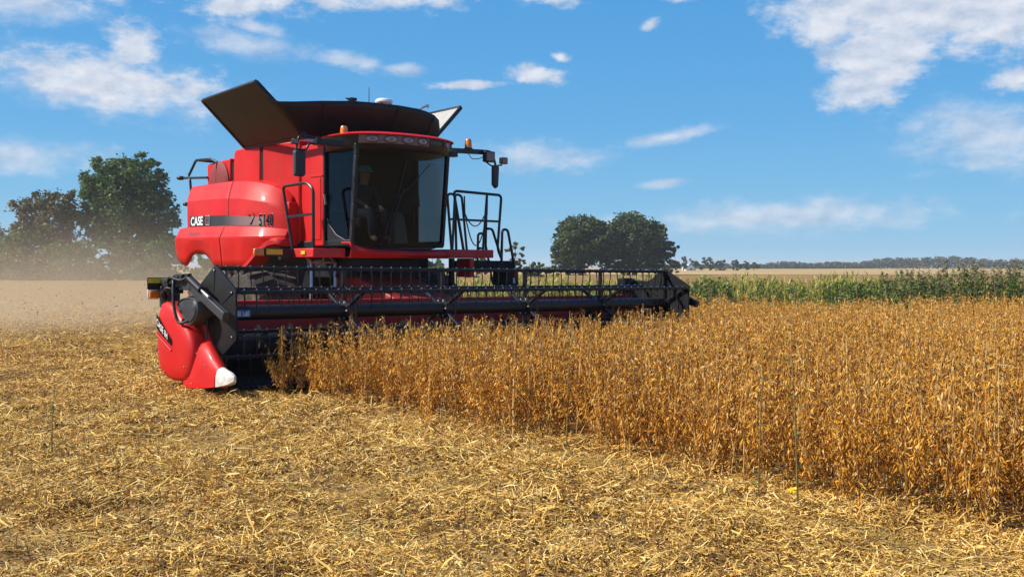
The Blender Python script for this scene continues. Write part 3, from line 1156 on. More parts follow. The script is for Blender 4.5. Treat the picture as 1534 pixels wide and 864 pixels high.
# ------------------------------------------------------------------ single weeds one can point at
def weed(label, loc, h, lean, heads, flower=False, mat=None, leaves=10, lw=.03, rad=.006, group=None):
    root = empty('weed_stalk', (loc[0], loc[1], 0), rng.uniform(0, 6), label, 'weed', group)
    mb = MB()
    pts = [Vector((lean * t * t, .5 * lean * t, h * t)) for t in (0, .25, .5, .75, 1)]
    mb.tube(pts, [rad * 1.2, rad, rad * .8, rad * .6, rad * .25], 6)
    rr = random.Random(int(h * 1000))
    for _ in range(5):
        t = rr.uniform(.4, .95)
        p = Vector((lean * t * t, .5 * lean * t, h * t))
        an = rr.uniform(0, 6.28)
        mb.tube([p, p + Vector((math.cos(an) * .07, math.sin(an) * .07, .10))], [rad * .4, rad * .15], 4)
    mb.build('stem', mat or WEEDY, root, smooth=60)
    if leaves:
        t = rng.uniform(.1, .95, leaves)
        C = np.stack([lean * t * t + rng.normal(0, .03, leaves), .5 * lean * t + rng.normal(0, .03, leaves), h * t], 1)
        v, f = leaf_quads(C, lw, .35)
        o = raw('foliage', v, f, WEEDG)
        o.parent = root
    if heads:
        C = np.stack([lean + rng.normal(0, .02, heads), .5 * lean + rng.normal(0, .02, heads), h + rng.uniform(-.16, .04, heads)], 1)
        v, f = leaf_quads(C, .018, .5)
        o = raw('seed_sprays', v, f, WEEDT)
        o.parent = root
    if flower:
        C = np.stack([rng.normal(-.05, .012, 14), rng.normal(0, .012, 14), rng.normal(.13, .012, 14)], 1)
        v, f = leaf_quads(C, .022, .6)
        o = raw('flower', v, f, FLOWER)
        o.parent = root
    return root


weed('tall bare weed stalk with a yellow flower at its foot at the bean edge', (1.93, 6.98), 1.16, -.05, 0, True, leaves=5)
weed('thinner bare weed stalk close beside the one with the yellow flower', (1.72, 7.22), 1.02, -.03, 0, leaves=4, rad=.0045)
weed('slender weed stalk at the bean edge in the middle of the picture', (0.50, 9.45), 1.10, .03, 8, leaves=6, rad=.005)
weed('dark-headed weed stalk poking above the beans by the reel end', (3.35, 17.6), 1.28, .02, 40, mat=WEEDT, leaves=14)
weed('lone yellow green weed stalk standing in the cut stubble', (-3.98, 8.95), .58, .03, 0, leaves=12, lw=.035)
for q, (x, y, h) in enumerate([(7.4, 19.6, 1.12), (9.6, 22.5, 1.10)]):
    weed(['dark leafy weed above the beans, the one nearer the reel', 'dark leafy weed above the far edge of the beans, before the tall weeds'][q], (x, y), h, .04, 20, mat=WEEDT, leaves=40, lw=.05)


# ================================================================== the combine harvester
# own frame: x across (negative = its right-hand side), y rearwards, z up; origin on the ground under the reel
CO = empty('combine_harvester', (MO[0], MO[1], 0), MA,
           'red combine harvester with opened black grain tank flaps and wide black reel, cutting the beans', 'combine harvester')


def tilt(x, y, z):
    """the header hangs a touch lower at its far end"""
    return (x, y, z - .0079 * x)


def text_mesh(body, size, fn, name, mat, parent, fat=0.0, sx=1.0, shear=0.0, extrude=0.0, gap=1.0):
    cu = bpy.data.curves.new('t', 'FONT')
    cu.body = body
    cu.size = size
    cu.offset = fat
    cu.shear = shear
    cu.extrude = extrude
    cu.space_character = gap
    cu.resolution_u = 4
    ob = bpy.data.objects.new('t', cu)
    COL.objects.link(ob)
    bpy.context.view_layer.update()
    me = bpy.data.meshes.new_from_object(ob.evaluated_get(bpy.context.evaluated_depsgraph_get()))
    bpy.data.objects.remove(ob)
    bpy.data.curves.remove(cu)
    for v in me.vertices:
        v.co = fn(v.co.x * sx, v.co.y, v.co.z)
    me.name = name
    me.materials.clear()
    me.materials.append(mat)
    o = bpy.data.objects.new(name, me)
    COL.objects.link(o)
    o.parent = parent
    return o


# ------------------------------------------------------------------ body side panels
ROWS = [  # (x, rear y, front y, [(y, z) ...])
    (-1.10, 7.35, 3.50, [(7.42, 3.30), (5.80, 3.31), (5.1, 3.29), (4.6, 3.24), (4.12, 3.15), (3.75, 3.05), (3.45, 2.93)]),
    (-1.40, 7.40, 3.42, [(7.42, 3.24), (5.80, 3.25), (5.1, 3.22), (4.6, 3.16), (4.12, 3.07), (3.75, 2.96), (3.42, 2.82)]),
    (-1.47, 7.34, 3.34, [(7.42, 3.16), (5.80, 3.16), (5.1, 3.13), (4.6, 3.07), (4.12, 2.98), (3.75, 2.88), (3.34, 2.74)]),
    (-1.565, 7.26, 3.25, [(7.22, 2.98), (5.5, 2.96), (4.8, 2.91), (4.07, 2.82), (3.55, 2.71), (3.25, 2.60)]),
    (-1.585, 7.22, 3.23, [(7.22, 2.94), (5.5, 2.92), (4.8, 2.87), (4.07, 2.78), (3.55, 2.67), (3.23, 2.57)]),
    (-1.615, 7.16, 3.16, [(7.2, 2.66), (5.4, 2.64), (4.2, 2.58), (3.5, 2.50), (3.16, 2.45)]),
    (-1.62, 7.14, 3.15, [(7.2, 2.42), (5.4, 2.40), (4.24, 2.35), (3.15, 2.27)]),
    (-1.635, 7.46, 3.15, [(7.5, 2.395), (5.4, 2.375), (4.24, 2.325), (3.15, 2.25)]),
    (-1.715, 7.50, 3.10, [(7.5, 2.215), (5.23, 2.19), (4.05, 2.175), (3.1, 2.165)]),
    (-1.715, 7.52, 3.10, [(7.5, 2.17), (5.23, 2.15), (4.05, 2.14), (3.1, 2.13)]),
    (-1.63, 7.62, 3.10, [(7.63, 1.84), (7.42, 1.70), (7.20, 1.66), (7.10, 1.72), (6.93, 1.86), (6.75, 1.91), (6.55, 1.92), (6.35, 1.89), (6.15, 1.80), (6.02, 1.70), (5.92, 1.62),
                          (5.41, 1.61), (4.55, 1.61), (4.30, 1.70), (4.05, 1.86), (3.75, 2.00), (3.5, 2.05), (3.1, 2.06)]),
]


def row_pt(row, t):
    x, y0, y1, hp = row
    y = y0 + (y1 - y0) * t
    ys = [p[0] for p in hp][::-1]
    zs = [p[1] for p in hp][::-1]
    return (x, y, float(np.interp(y, ys, zs)))


def draw_in(x, y, z):
    """the flank draws in towards the cab at its front end"""
    u_ = min(1, max(0, (4.9 - y) / 1.8))
    q = .40 * u_ ** 1.6
    return (x + (q if x < 0 else -q), y + 1.72 * q, 1.65 + (z - 1.65) * (1 + .055 * q / .4))


def side_panel(t0, t1, name, sgn=1):
    n = 44
    rows = []
    for k, row in enumerate(ROWS):
        rows.append([(sgn * p[0], p[1], p[2]) for p in (row_pt(row, t0 + (t1 - t0) * i / n) for i in range(n + 1))])
        if k in (2, 4, 9):     # in-between rows keep the shading even
            for q in (1, 2):
                a = [row_pt(row, t0 + (t1 - t0) * i / n) for i in range(n + 1)]
                b = [row_pt(ROWS[k + 1], t0 + (t1 - t0) * i / n) for i in range(n + 1)]
                rows.append([(sgn * (u_[0] + (w_[0] - u_[0]) * q / 3), u_[1] + (w_[1] - u_[1]) * q / 3, u_[2] + (w_[2] - u_[2]) * q / 3) for u_, w_ in zip(a, b)])
    mb = MB().grid(rows)
    return mb.build(name, RED, CO, solid=.035, smooth=16, fn=draw_in)


TS = .445
pan_rear = side_panel(0, TS, 'side_panel')
pan_front = side_panel(TS + .006, 1, 'side_panel')
side_panel(0, TS, 'side_panel', -1)
side_panel(TS + .006, 1, 'side_panel', -1)


def panel_x(y, z):
    """middle of the panel sheet at a given place, before it is drawn in at the front"""
    zs, xs = [], []
    for row in ROWS[::-1]:
        q = row_pt(row, min(1, max(0, (y - row[1]) / (row[2] - row[1]))))
        zs.append(q[2])
        xs.append(q[0])
    return float(np.interp(z, zs, xs))


def skin_x(z):
    """outer face of the right-hand panel in the striped zone"""
    return float(np.interp(z, [2.27, 2.395, 2.42, 2.66, 2.94], [-1.69, -1.635, -1.62, -1.615, -1.585]))


mb = MB()
rows = []
for q in range(5):
    rw = []
    for i in range(40):
        y = 7.02 - (7.02 - 3.98) * i / 39
        zt = 2.635 - .030 * (7.02 - y) / 1.6 if y > 5.4 else 2.605 - .11 * (5.4 - y) / 1.75
        zb = 2.435 - .02 * (7.02 - y) / 1.6 if y > 5.4 else 2.415 - .06 * (5.4 - y) / 1.75
        z = zb + (zt - zb) * q / 4
        rw.append((panel_x(y, z) - .0225, y, z))
    rows.append(rw)
mb.grid(rows)
mb.build('printed_stripe', STRIPE, pan_rear, smooth=60, fn=draw_in)


def on_side(y0, z0, lift=.030, slope=0.0):
    def fn(x, y, z):
        zz = z0 + y - slope * x
        return draw_in(panel_x(y0 - x, zz) - lift, y0 - x, zz)
    return fn


text_mesh('CASE', .235, on_side(6.97, 2.455), 'brand_lettering', TEXTW, pan_rear, fat=.006, sx=.98)
mb = MB()     # the two-colour monogram: a white I with black bars around it on red
for (a, b, z0, z1, mi) in ((0, .14, 2.445, 2.63, 0), (.012, .045, 2.455, 2.62, 1), (.095, .128, 2.455, 2.62, 1), (.045, .095, 2.522, 2.553, 1), (.056, .084, 2.455, 2.66, 2)):
    lf = .030 + .003 * (mi + 1) + (.002 if z0 == 2.522 else 0)
    mb.add([(skin_x(z) - lf, 6.29 - y, z) for y, z in ((a, z0), (b, z0), (b, z1), (a, z1))], [(0, 1, 2, 3)], mi)
mb.build('brand_emblem', [TEXTW, TEXTB, RED], pan_rear, smooth=0, fix=False)
text_mesh('AXIAL-FLOW', .095, on_side(6.95, 2.26, lift=.028), 'series_lettering', TEXTG, pan_rear, sx=.86)
text_mesh('5140', .29, on_side(4.20, 2.37, lift=.0265, slope=.02), 'number_lettering_outline', TEXTW, pan_front, fat=.015, sx=.74, gap=1.22)
text_mesh('5140', .29, on_side(4.20, 2.37, lift=.0285, slope=.02), 'number_lettering', TEXTB, pan_front, fat=.010, sx=.74, gap=1.22)
mb = MB()
mb.tube([(skin_x(2.56) - .018, 4.62, 2.57), (skin_x(2.57) - .018, 4.52, 2.575), (skin_x(2.5) - .018, 4.55, 2.52)], .008, 5)
mb.tube([(skin_x(2.56) - .018, 4.42, 2.60), (skin_x(2.5) - .018, 4.36, 2.55), (skin_x(2.4) - .018, 4.48, 2.42), (skin_x(2.4) - .018, 4.52, 2.41)], .009, 5)
mb.build('swoosh_decal', TEXTB, pan_front, smooth=60, fn=draw_in)

for s_ in (-1, 1):
    mb = MB()
    mb.box(*sorted((s_ * 1.24, s_ * 1.00)), 3.84, 4.3, 2.05, 2.80)
    mb.build('front_closure', RED, CO, bevel=.03)

# dark core behind the panels, rear hood, chassis, axles
mb = MB()
mb.box(-1.40, 1.40, 4.85, 7.15, 2.08, 3.1)
mb.box(-1.05, 1.05, 3.4, 6.0, 1.1, 2.1)
mb.box(-.6, .6, 5.8, 7.6, 1.35, 2.1)
mb.build('body_core', BLACKD, CO, bevel=.02)
mb = MB()
mb.loft([[(x * s, y + dy, z) for x, z in ((-1.42, 1.9), (-1.60, 2.2), (-1.52, 2.5), (-1.46, 2.95), (-1.36, 3.22), (1.36, 3.22), (1.46, 2.95), (1.52, 2.5), (1.60, 2.2), (1.42, 1.9))]
         for s, y, dy in ((1, 7.1, 0), (1, 7.3, 0), (.95, 7.5, .05), (.86, 7.62, .06))])
mb.build('rear_hood', RED, CO, bevel=.03)
mb = MB()
mb.box(-.75, .75, 3.8, 4.75, .62, 1.2)
mb.tube([(-1.9, 3.95, .80), (1.9, 3.95, .80)], .17, 12)
mb.tube([(-1.25, 7.0, .66), (1.25, 7.0, .66)], .11, 10)
mb.box(-.25, .25, 5.2, 7.2, .9, 1.35)
mb.build('chassis', BLACKD, CO, bevel=.02)


def wheel(x, y, rad, w, lugs):
    prof = [(rad * .52, -w * .42), (rad * .70, -w * .5), (rad * .88, -w * .5), (rad * .955, -w * .42), (rad * .97, 0), (rad * .955, w * .42), (rad * .88, w * .5), (rad * .70, w * .5), (rad * .52, w * .42)]
    mb = MB().lathe(prof, (x, y, rad), 'X', 48)
    for k in range(lugs):
        for s in (-1, 1):
            t = 2 * math.pi * (k + (.5 if s > 0 else 0)) / lugs
            t2 = t + .16
            p = (x + s * w * .02, y + math.cos(t) * rad * .975, rad + math.sin(t) * rad * .975)
            q = (x + s * w * .49, y + math.cos(t2) * rad * .955, rad + math.sin(t2) * rad * .955)
            mb.bar(p, q, .07, .07, up=(0, math.cos(t), math.sin(t)))
    wh = MB().lathe([(.02, -w * .28), (rad * .30, -w * .25), (rad * .36, -w * .34), (rad * .53, -w * .43), (rad * .53, w * .43), (rad * .36, w * .34), (.02, w * .3)], (x, y, rad), 'X', 32)
    root = mb.build('wheel_tyre', RUBBER, CO, smooth=35)
    wh.build('wheel_rim', PLAST, root, smooth=35)
    return root


wheel(-1.74, 3.95, .80, .86, 20)
wheel(1.74, 3.95, .80, .86, 20)
wheel(-1.28, 7.0, .64, .48, 16)
wheel(1.28, 7.0, .64, .48, 16)
# ------------------------------------------------------------------ grain tank, engine cover
mb = MB()
mb.loft([[(-a, y, 2.05), (a, y, 2.05), (a, y, 3.90), (-a, y, 3.90)] for a, y in ((1.06, 3.78), (1.15, 4.2), (1.27, 4.74))])
mb.build('grain_tank', RED, CO, bevel=.035)
mb = MB()
mb.box(-1.24, 1.24, 4.70, 4.90, 2.6, 3.86)
mb.build('tank_groove', BLACKD, CO)
mb = MB()
mb.loft([[(-1.27, 4.86, 3.0), (1.27, 4.86, 3.0), (1.27, 4.86, 3.90), (-1.27, 4.86, 3.90)], [(-1.27, 5.80, 3.0), (1.27, 5.80, 3.0), (1.27, 5.80, 3.88), (-1.27, 5.80, 3.88)], [(-1.27, 5.92, 3.0), (1.27, 5.92, 3.0), (1.27, 5.88, 3.80), (-1.27, 5.88, 3.80)]])
mb.build('grain_tank', RED, CO, bevel=.03)
mb = MB()
mb.loft([[(-1.26, 6.06, 3.1), (1.26, 6.06, 3.1), (1.26, 6.06, 3.74), (-1.26, 6.06, 3.74)], [(-1.26, 7.02, 3.1), (1.26, 7.02, 3.1), (1.26, 7.02, 3.69), (-1.26, 7.02, 3.69)], [(-1.20, 7.12, 3.1), (1.20, 7.12, 3.1), (1.20, 7.10, 3.60), (-1.20, 7.10, 3.60)]])
eng = mb.build('engine_cover', RED, CO, bevel=.03)
mb = MB().lathe([(.40, 0), (.41, -.02), (.36, -.05), (.2, -.075), (.01, -.08)], (-1.262, 6.50, 3.30), 'X', 40)
mb.tube([(-1.34, 6.50, 3.30), (-1.32, 6.50, 3.70)], .012, 6)
mb.build('rotary_screen', REDD, eng, smooth=40)
mb = MB()
mb.box(-1.22, 1.22, 5.90, 6.08, 3.0, 3.66)
mb.build('cover_gap', BLACKD, CO)
mb = MB()
mb.bend([(-1.30, 7.80, 3.52), (-1.32, 7.42, 3.80), (-1.32, 6.74, 3.77), (-1.28, 6.45, 3.66)], .026, .08)
mb.bend([(-1.32, 8.05, 3.48), (-1.32, 7.74, 3.46), (-1.30, 6.95, 3.42)], .024, .05)
mb.bend([(-1.32, 7.78, 3.48), (-1.34, 7.66, 3.42), (-1.36, 7.55, 3.0)], .026, .05)
mb.bend([(-.6, 7.85, 3.52), (-.6, 7.60, 3.80), (-1.32, 7.42, 3.80)], .024, .08)
mb.bend([(-.6, 7.85, 3.52), (-.6, 7.6, 2.9)], .024, .08)
mb.build('rear_rail', BLACK, CO, smooth=60)
MB().ball((-1.34, 8.10, 3.48), .09, 10, 0, (1, 1.2, .5)).build('rear_marker', BLACK, CO, smooth=60)
MB().ball((-1.40, 7.72, 2.92), .07, 10, 0, (1, 1.3, .6)).build('rear_marker', BLACK, CO, smooth=60)


def flap(pts, th, name):
    """a thick flap: outer skin, pale inside and a raised black rim"""
    A = [Vector(p) for p in pts]
    nrm = (A[1] - A[0]).cross(A[3] - A[0]).normalized()
    c = sum(A, Vector()) / 4
    mb = MB()
    B = [p + nrm * th for p in A]
    mb.add(A, [(3, 2, 1, 0)], 0)
    mb.add(B, [(0, 1, 2, 3)], 1)
    for i in range(4):
        j = (i + 1) % 4
        mb.add([A[i], A[j], B[j], B[i]], [(0, 1, 2, 3)], 0)
    o = mb.build(name, [FLAP, TANKIN], CO, smooth=0, fix=False)
    rim = MB()
    for i in range(4):
        j = (i + 1) % 4
        rim.bar(A[i] + nrm * th * .5, A[j] + nrm * th * .5, .055, th + .035, up=nrm)
    rim.build('flap_rim', BLACK, o, bevel=.008)
    return o


flap([(-1.28, 5.40, 3.87), (-2.09, 5.48, 4.68), (-2.09, 3.45, 4.76), (-1.25, 3.22, 3.88)], .035, 'tank_flap')
flap([(1.42, 3.22, 3.95), (2.2, 3.22, 4.73), (2.2, 5.35, 4.68), (1.42, 5.40, 3.93)], .035, 'tank_flap')
flap([(1.30, 5.55, 3.90), (1.5, 5.85, 4.30), (-1.2, 5.85, 4.30), (-1.20, 5.55, 3.90)], .035, 'tank_flap')
# front flap: flexible, bulging skin between the two side flaps
TOPS = [(-2.02, 3.18, 4.46), (-1.86, 3.06, 4.40), (-1.6, 2.98, 4.415), (-1.1, 2.94, 4.475), (-.5, 2.93, 4.535), (0, 2.93, 4.555), (.5, 2.93, 4.56), (.95, 2.95, 4.545), (1.15, 2.98, 4.525), (1.38, 3.03, 4.48), (1.53, 3.10, 4.42), (1.60, 3.16, 4.26)]
BOTS = [(-1.32, 3.30, 3.90), (-1.28, 3.30, 3.89), (-1.2, 3.32, 3.88), (-.9, 3.33, 3.88), (-.4, 3.33, 3.88), (0, 3.33, 3.88), (.4, 3.33, 3.88), (.8, 3.33, 3.88), (1.0, 3.33, 3.88), (1.2, 3.32, 3.88), (1.36, 3.31, 3.90), (1.46, 3.28, 3.94)]
rows = []
for q in range(9):
    t = q / 8
    rows.append([tuple(a + (b - a) * t - (.05 * math.sin(math.pi * t) if i == 1 else 0) for i, (a, b) in enumerate(zip(p, q_))) for p, q_ in zip(BOTS, TOPS)])
ff = MB().grid(rows).build('front_tank_flap', FABRIC, CO, solid=.03, smooth=50)
mb = MB()
mb.tube(TOPS, .018, 6)
mb.build('flap_rim', BLACK, ff, smooth=60)
for i in (3, 6, 9):
    MB().tube([tuple(v - (.03 if k == 1 else 0) for k, v in enumerate(r_[i])) for r_ in rows], .012, 6).build('flap_rib', FABRIC, ff, smooth=60)

# roof-top receiver, whip antenna, camera
gp = MB().loft([[(.50 + math.cos(a) * rx, 3.40 + math.sin(a) * ry, z) for a in [2 * math.pi * k / 20 for k in range(20)]]
                for rx, ry, z in ((.12, .10, 4.655), (.165, .14, 4.665), (.175, .15, 4.69), (.16, .135, 4.725), (.12, .10, 4.75), (.05, .05, 4.757))]).build('satellite_receiver', WHITE, CO, smooth=40)
mb = MB()
for x, y in ((.40, 3.33), (.60, 3.33), (.60, 3.47), (.40, 3.47)):
    mb.bar((x, y, 4.40), (x, y, 4.67), .025, .025)
mb.box(.36, .64, 3.30, 3.50, 4.40, 4.43)
mb.bar((.5, 3.4, 3.85), (.5, 3.4, 4.42), .06, .06)
mb.build('receiver_mount', BLACK, gp)
mb = MB().tube([(.17, 3.4, 3.9), (.17, 3.4, 4.92)], [.012, .006], 6)
mb.build('whip_antenna', BLACK, CO, smooth=60)
mb = MB()
mb.bar((-.44, 2.98, 4.50), (-.44, 3.02, 4.62), .03, .03)
mb.box(-.50, -.38, 2.96, 3.06, 4.57, 4.62)
mb.bar((-.60, 2.98, 4.60), (-.46, 3.0, 4.56), .025, .02)
mb.build('tank_camera', BLACK, CO)
mb = MB()
mb.bar((1.00, 3.02, 4.53), (1.22, 3.1, 4.66), .03, .03)
mb.box(1.20, 1.28, 3.05, 3.15, 4.62, 4.68)
mb.build('flap_stay', STEEL, CO)

# ------------------------------------------------------------------ cab


def ws_y(x, z):
    """windscreen: leans forward to the top and bows out in the middle"""
    t = (z - 2.0) / 1.65
    return 2.26 - .17 * t - .30 * (1 - (x / .96) ** 2)


mb = MB()
mb.box(-1.02, 1.02, 3.05, 3.90, 2.0, 3.80)
mb.build('cab_rear_wall', RED, CO, bevel=.025)
mb = MB()
mb.box(-1.032, -1.026, 3.12, 3.45, 2.12, 3.20)
mb.box(-1.034, -1.022, 3.06, 3.46, 3.215, 3.235)
mb.build('wall_panel', RED, CO, bevel=.004)
for s in (-1, 1):
    cabf = MB()
    cabf.loft([[(s * .98 + a, 3.06 + b, z) for a, b in ((-.035, -.04), (.035, -.04), (.035, .05), (-.035, .05))] for z in (2.02, 3.72)])
    pr = [(s * .96, ws_y(.96, z), z) for z in (2.02, 2.3, 2.7, 3.1, 3.5, 3.68)]
    for a, b in zip(pr, pr[1:]):
        cabf.bar(a, b, .06, .085)
    cabf.bar((s * .97, 2.24, 2.05), (s * .97, 3.06, 2.05), .06, .10)
    cabf.bar((s * .97, 2.05, 3.66), (s * .97, 3.06, 3.66), .06, .08)
    if s < 0:   # curved lower rear corner of the door glass
        cabf.plate_x([(2.30, 2.06), (2.95, 2.06), (2.98, 2.06), (2.98, 2.48), (2.90, 2.36), (2.70, 2.20)][::-1], -.985, -.965)
    cabf.build('cab_frame', BLACK, CO, bevel=.008)
mb = MB()
mb.box(-.95, .95, 2.2, 3.06, 1.98, 2.04)
mb.box(-.95, .95, 2.96, 3.05, 2.02, 2.6)
mb.build('cab_floor', BLACKD, CO)
rows = [[(x, ws_y(x, z), z) for x in np.linspace(-.95, .95, 21)] for z in np.linspace(2.0, 3.64, 10)]
for q, r_ in enumerate(rows[:1]):
    rows[q] = [(x, y, 2.04 - .10 * (1 - (x / .95) ** 4) + .02 * x) for x, y, z in r_]
ws = MB().grid(rows).build('windscreen', GLASS, CO, smooth=80, fix=False)
mb = MB().add([(-.965, 2.28, 2.1), (-.965, 3.02, 2.1), (-.965, 3.02, 3.62), (-.965, 2.10, 3.62)], [(0, 1, 2, 3)])
sg = mb.build('door_glass', GLASS, CO, smooth=0)
mb = MB().add([(.965, 2.28, 2.1), (.965, 3.02, 2.1), (.965, 3.02, 3.62), (.965, 2.10, 3.62)], [(0, 1, 2, 3)])
mb.build('door_glass', GLASS, CO, smooth=0)
mb = MB().bar((-1.0, 3.0, 2.72), (-1.03, 3.0, 2.90), .03, .03)
mb.build('door_handle', STEEL, sg)
mb = MB()
mb.tube([(x, ws_y(x, 3.62) - .015, 3.62) for x in np.linspace(-.95, .95, 21)], .018, 6)
mb.build('windscreen_seal', BLACK, ws, smooth=60)
mb = MB()
mb.tube([(x, ws_y(x, 2.0) - .012, 2.045 - .10 * (1 - (x / .95) ** 4) + .02 * x) for x in np.linspace(-.95, .95, 21)], .022, 6)
mb.build('windscreen_seal', BLACK, ws, smooth=60)
mb = MB()     # wiper
px_, pz_ = -.30, 2.75
mb.tube([(-.42, ws_y(-.42, 2.0) - .05, 2.02), (-.36, ws_y(-.36, 2.5) - .05, 2.45), (-.20, ws_y(-.2, 3.2) - .05, 2.98)], .012, 6)
mb.tube([(-.47, ws_y(-.47, 2.2) - .03, 2.20), (-.26, ws_y(-.26, 2.9) - .035, 2.95), (-.15, ws_y(-.15, 3.5) - .03, 3.50)], .010, 6)
mb.tube([(-.30, ws_y(-.3, 2.9) - .05, 2.80), (.05, ws_y(.05, 3.1) - .05, 3.12), (.36, ws_y(.36, 3.4) - .05, 3.42)], .009, 6)
mb.build('wiper', BLACK, ws, smooth=60)

# curved red lip under the windscreen
rows = []
for q in range(6):
    t = q / 5
    rw = []
    for i in range(31):
        x = -1.03 + 2.10 * i / 30
        xe = max(-.96, min(.96, x))
        top = 2.06 - .155 * (1 - math.exp(-max(0, x + 1.03) / .22)) + .02 * max(0, x)
        bot = 1.80
        y = ws_y(xe, 2.0) - .05 - .05 * math.sin(math.pi * t)
        rw.append((x, y, bot + (top - bot) * t))
    rows.append(rw)
back = [(x, y + .25, z) for x, y, z in rows[-1]]
under = [(x, y + .25, z) for x, y, z in rows[0]]
mb = MB().grid([under] + rows + [back])
mb.build('cab_lip', RED, CO, solid=.02, smooth=40)

# roof: dark fascia with lamps below a red cap


def roof_ring(s, z, dy=0.0):
    out = []
    for k in range(56):
        a = 2 * math.pi * k / 56
        c, q = math.cos(a), math.sin(a)
        e = .62
        x = math.copysign(abs(c) ** e, c) * 1.13 * s
        yy = math.copysign(abs(q) ** e, q)
        y = 2.60 + yy * (.62 if yy > 0 else .74) * s + dy
        y -= 0.16 * (1 - min(1, (x / 1.13) ** 2)) * (1 if yy < 0 else 0) * abs(yy)
        out.append((x, y, z))
    return out


mb = MB()
mb.loft([roof_ring(.90, 3.60), roof_ring(.955, 3.64), roof_ring(.985, 3.72), roof_ring(1.0, 3.845)])
roof = mb.build('roof_fascia', BLACK, CO, smooth=35)
mb = MB()
mb.loft([roof_ring(1.012, 3.838), roof_ring(1.045, 3.842, -.02), roof_ring(1.05, 3.856, -.02), roof_ring(1.02, 3.876), roof_ring(.90, 3.905), roof_ring(.6, 3.925), roof_ring(.2, 3.93)])
mb.build('roof_cap', RED, CO, smooth=50)


def fascia_y(x, z):
    s = .985 + .015 * (z - 3.72) / .125
    a = abs(x) / (1.13 * s)
    yy = -(max(0, 1 - a ** (1 / .62 * 1.0)) ** .62) if a < 1 else 0
    # invert the ring: |c|^e = a, |q|^e = (1-c^2)^(e/2)
    c = a ** (1 / .62)
    q = math.sqrt(max(0, 1 - c * c)) ** .62
    y = 2.60 - q * .74 * s
    return y - .16 * (1 - min(1, (x / 1.13) ** 2)) * q


def lamp_at(x, z, w, h):
    y = fascia_y(x, z)
    y2 = fascia_y(x + .02, z)
    ang = math.atan2(y2 - y, .02)
    M = Matrix.Translation((x, y - .016, z)) @ Matrix.Rotation(ang, 4, 'Z')
    mb = MB()
    n = 24
    rings = []
    for s, d in ((1.18, .03), (1.18, -.012), (1.02, -.022), (.98, -.010), (.9, .004)):
        rings.append([M @ Vector((math.cos(2 * math.pi * k / n) * w / 2 * s, d, math.sin(2 * math.pi * k / n) * h / 2 * s)) for k in range(n)])
    mb.loft(rings)
    o = mb.build('work_lamp', LAMPB, CO, smooth=40)
    mb = MB()
    mb.loft([[M @ Vector((math.cos(2 * math.pi * k / n) * w / 2 * s, d, math.sin(2 * math.pi * k / n) * h / 2 * s)) for k in range(n)] for s, d in ((.97, -.004), (.8, -.014), (.4, -.02))])
    mb.loft([[M @ Vector((math.cos(2 * math.pi * k / 12) * w / 2 * s, d, math.sin(2 * math.pi * k / 12) * h / 2 * s)) for k in range(12)] for s, d in ((.42, -.016), (.3, -.03))], 1)
    mb.build('lamp_lens', [LAMPG, LAMPB], o, smooth=40)
    return o


for x, w in ((-.80, .22), (-.50, .22), (-.18, .22), (.12, .20), (.78, .19), (1.00, .13)):
    lamp_at(x, 3.775, w, .115)


def on_fascia(x0, z0):
    def fn(x, y, z):
        X = x0 + x
        Z = z0 + y
        return (X, fascia_y(X, Z) - .012, Z)
    return fn


for xa, xb in ((-.97, .26), (.66, 1.09)):
    rows = []
    for z, o_ in ((3.700, .0), (3.705, .012), (3.835, .012), (3.840, .0)):
        rows.append([(x, fascia_y(x, z) - o_, z) for x in np.linspace(xa, xb, 26)])
    MB().grid(rows).build('lamp_panel', LAMPB, roof, smooth=40)
text_mesh('CASE IH', .075, on_fascia(.30, 3.755), 'roof_lettering', pbr('dim_lettering', (.22, .22, .22), .5), roof, sx=1.0)


def beacon(x, y, z, name='beacon'):
    mb = MB().lathe([(.085, -.05), (.085, 0), (.07, .01)], (x, y, z), 'Z', 18)
    b_ = mb.build(name, BLACK, CO, smooth=40)
    mb = MB().lathe([(.068, .005), (.070, .03), (.060, .15), (.045, .175), (.02, .182)], (x, y, z), 'Z', 18)
    mb.build('amber_dome', ORANGE, b_, smooth=40)


beacon(-1.02, 2.38, 3.835)
beacon(1.88, 2.62, 3.875)

# mirror and lamp arms on both sides of the roof
mb = MB()
mb.bar((-.95, 2.25, 3.70), (-1.42, 2.60, 3.74), .12, .10)
mb.box(-1.46, -1.34, 2.52, 2.66, 3.68, 3.79)
mb.bend([(-1.36, 2.6, 3.80), (-1.75, 2.6, 3.81), (-1.80, 2.6, 3.60)], .020, .05)
mb.bend([(-1.42, 2.6, 3.70), (-1.56, 2.6, 3.70), (-1.62, 2.6, 3.58), (-1.82, 2.6, 3.58)], .020, .05)
mb.build('mirror_arm', BLACK, CO, bevel=.004)
mb = MB().loft([[(-1.77 + a * s, 2.6 + d, 3.35 + b * s) for a, b in ((-.10, -.19), (-.07, -.215), (.07, -.215), (.105, -.18), (.105, .19), (.08, .215), (-.08, .215), (-.10, .19))] for s, d in ((1, .0), (1, -.05), (.9, -.08))])
mr = mb.build('wing_mirror', PLAST, CO, bevel=.01)
mb = MB().box(-1.86, -1.68, 2.605, 2.612, 3.16, 3.55)
mb.build('mirror_glass', MIRR, mr)
mb = MB().box(-1.90, -1.81, 2.52, 2.62, 3.66, 3.75)
wl = mb.build('side_lamp', BLACK, CO, bevel=.012)
mb = MB().box(-1.89, -1.82, 2.512, 2.518, 3.67, 3.74)
mb.build('lamp_lens', LAMPB, wl)
mb = MB()
mb.bar((.95, 2.3, 3.72), (1.45, 2.5, 3.79), .10, .08)
mb.bar((1.40, 2.5, 3.79), (2.20, 2.55, 3.82), .07, .09)
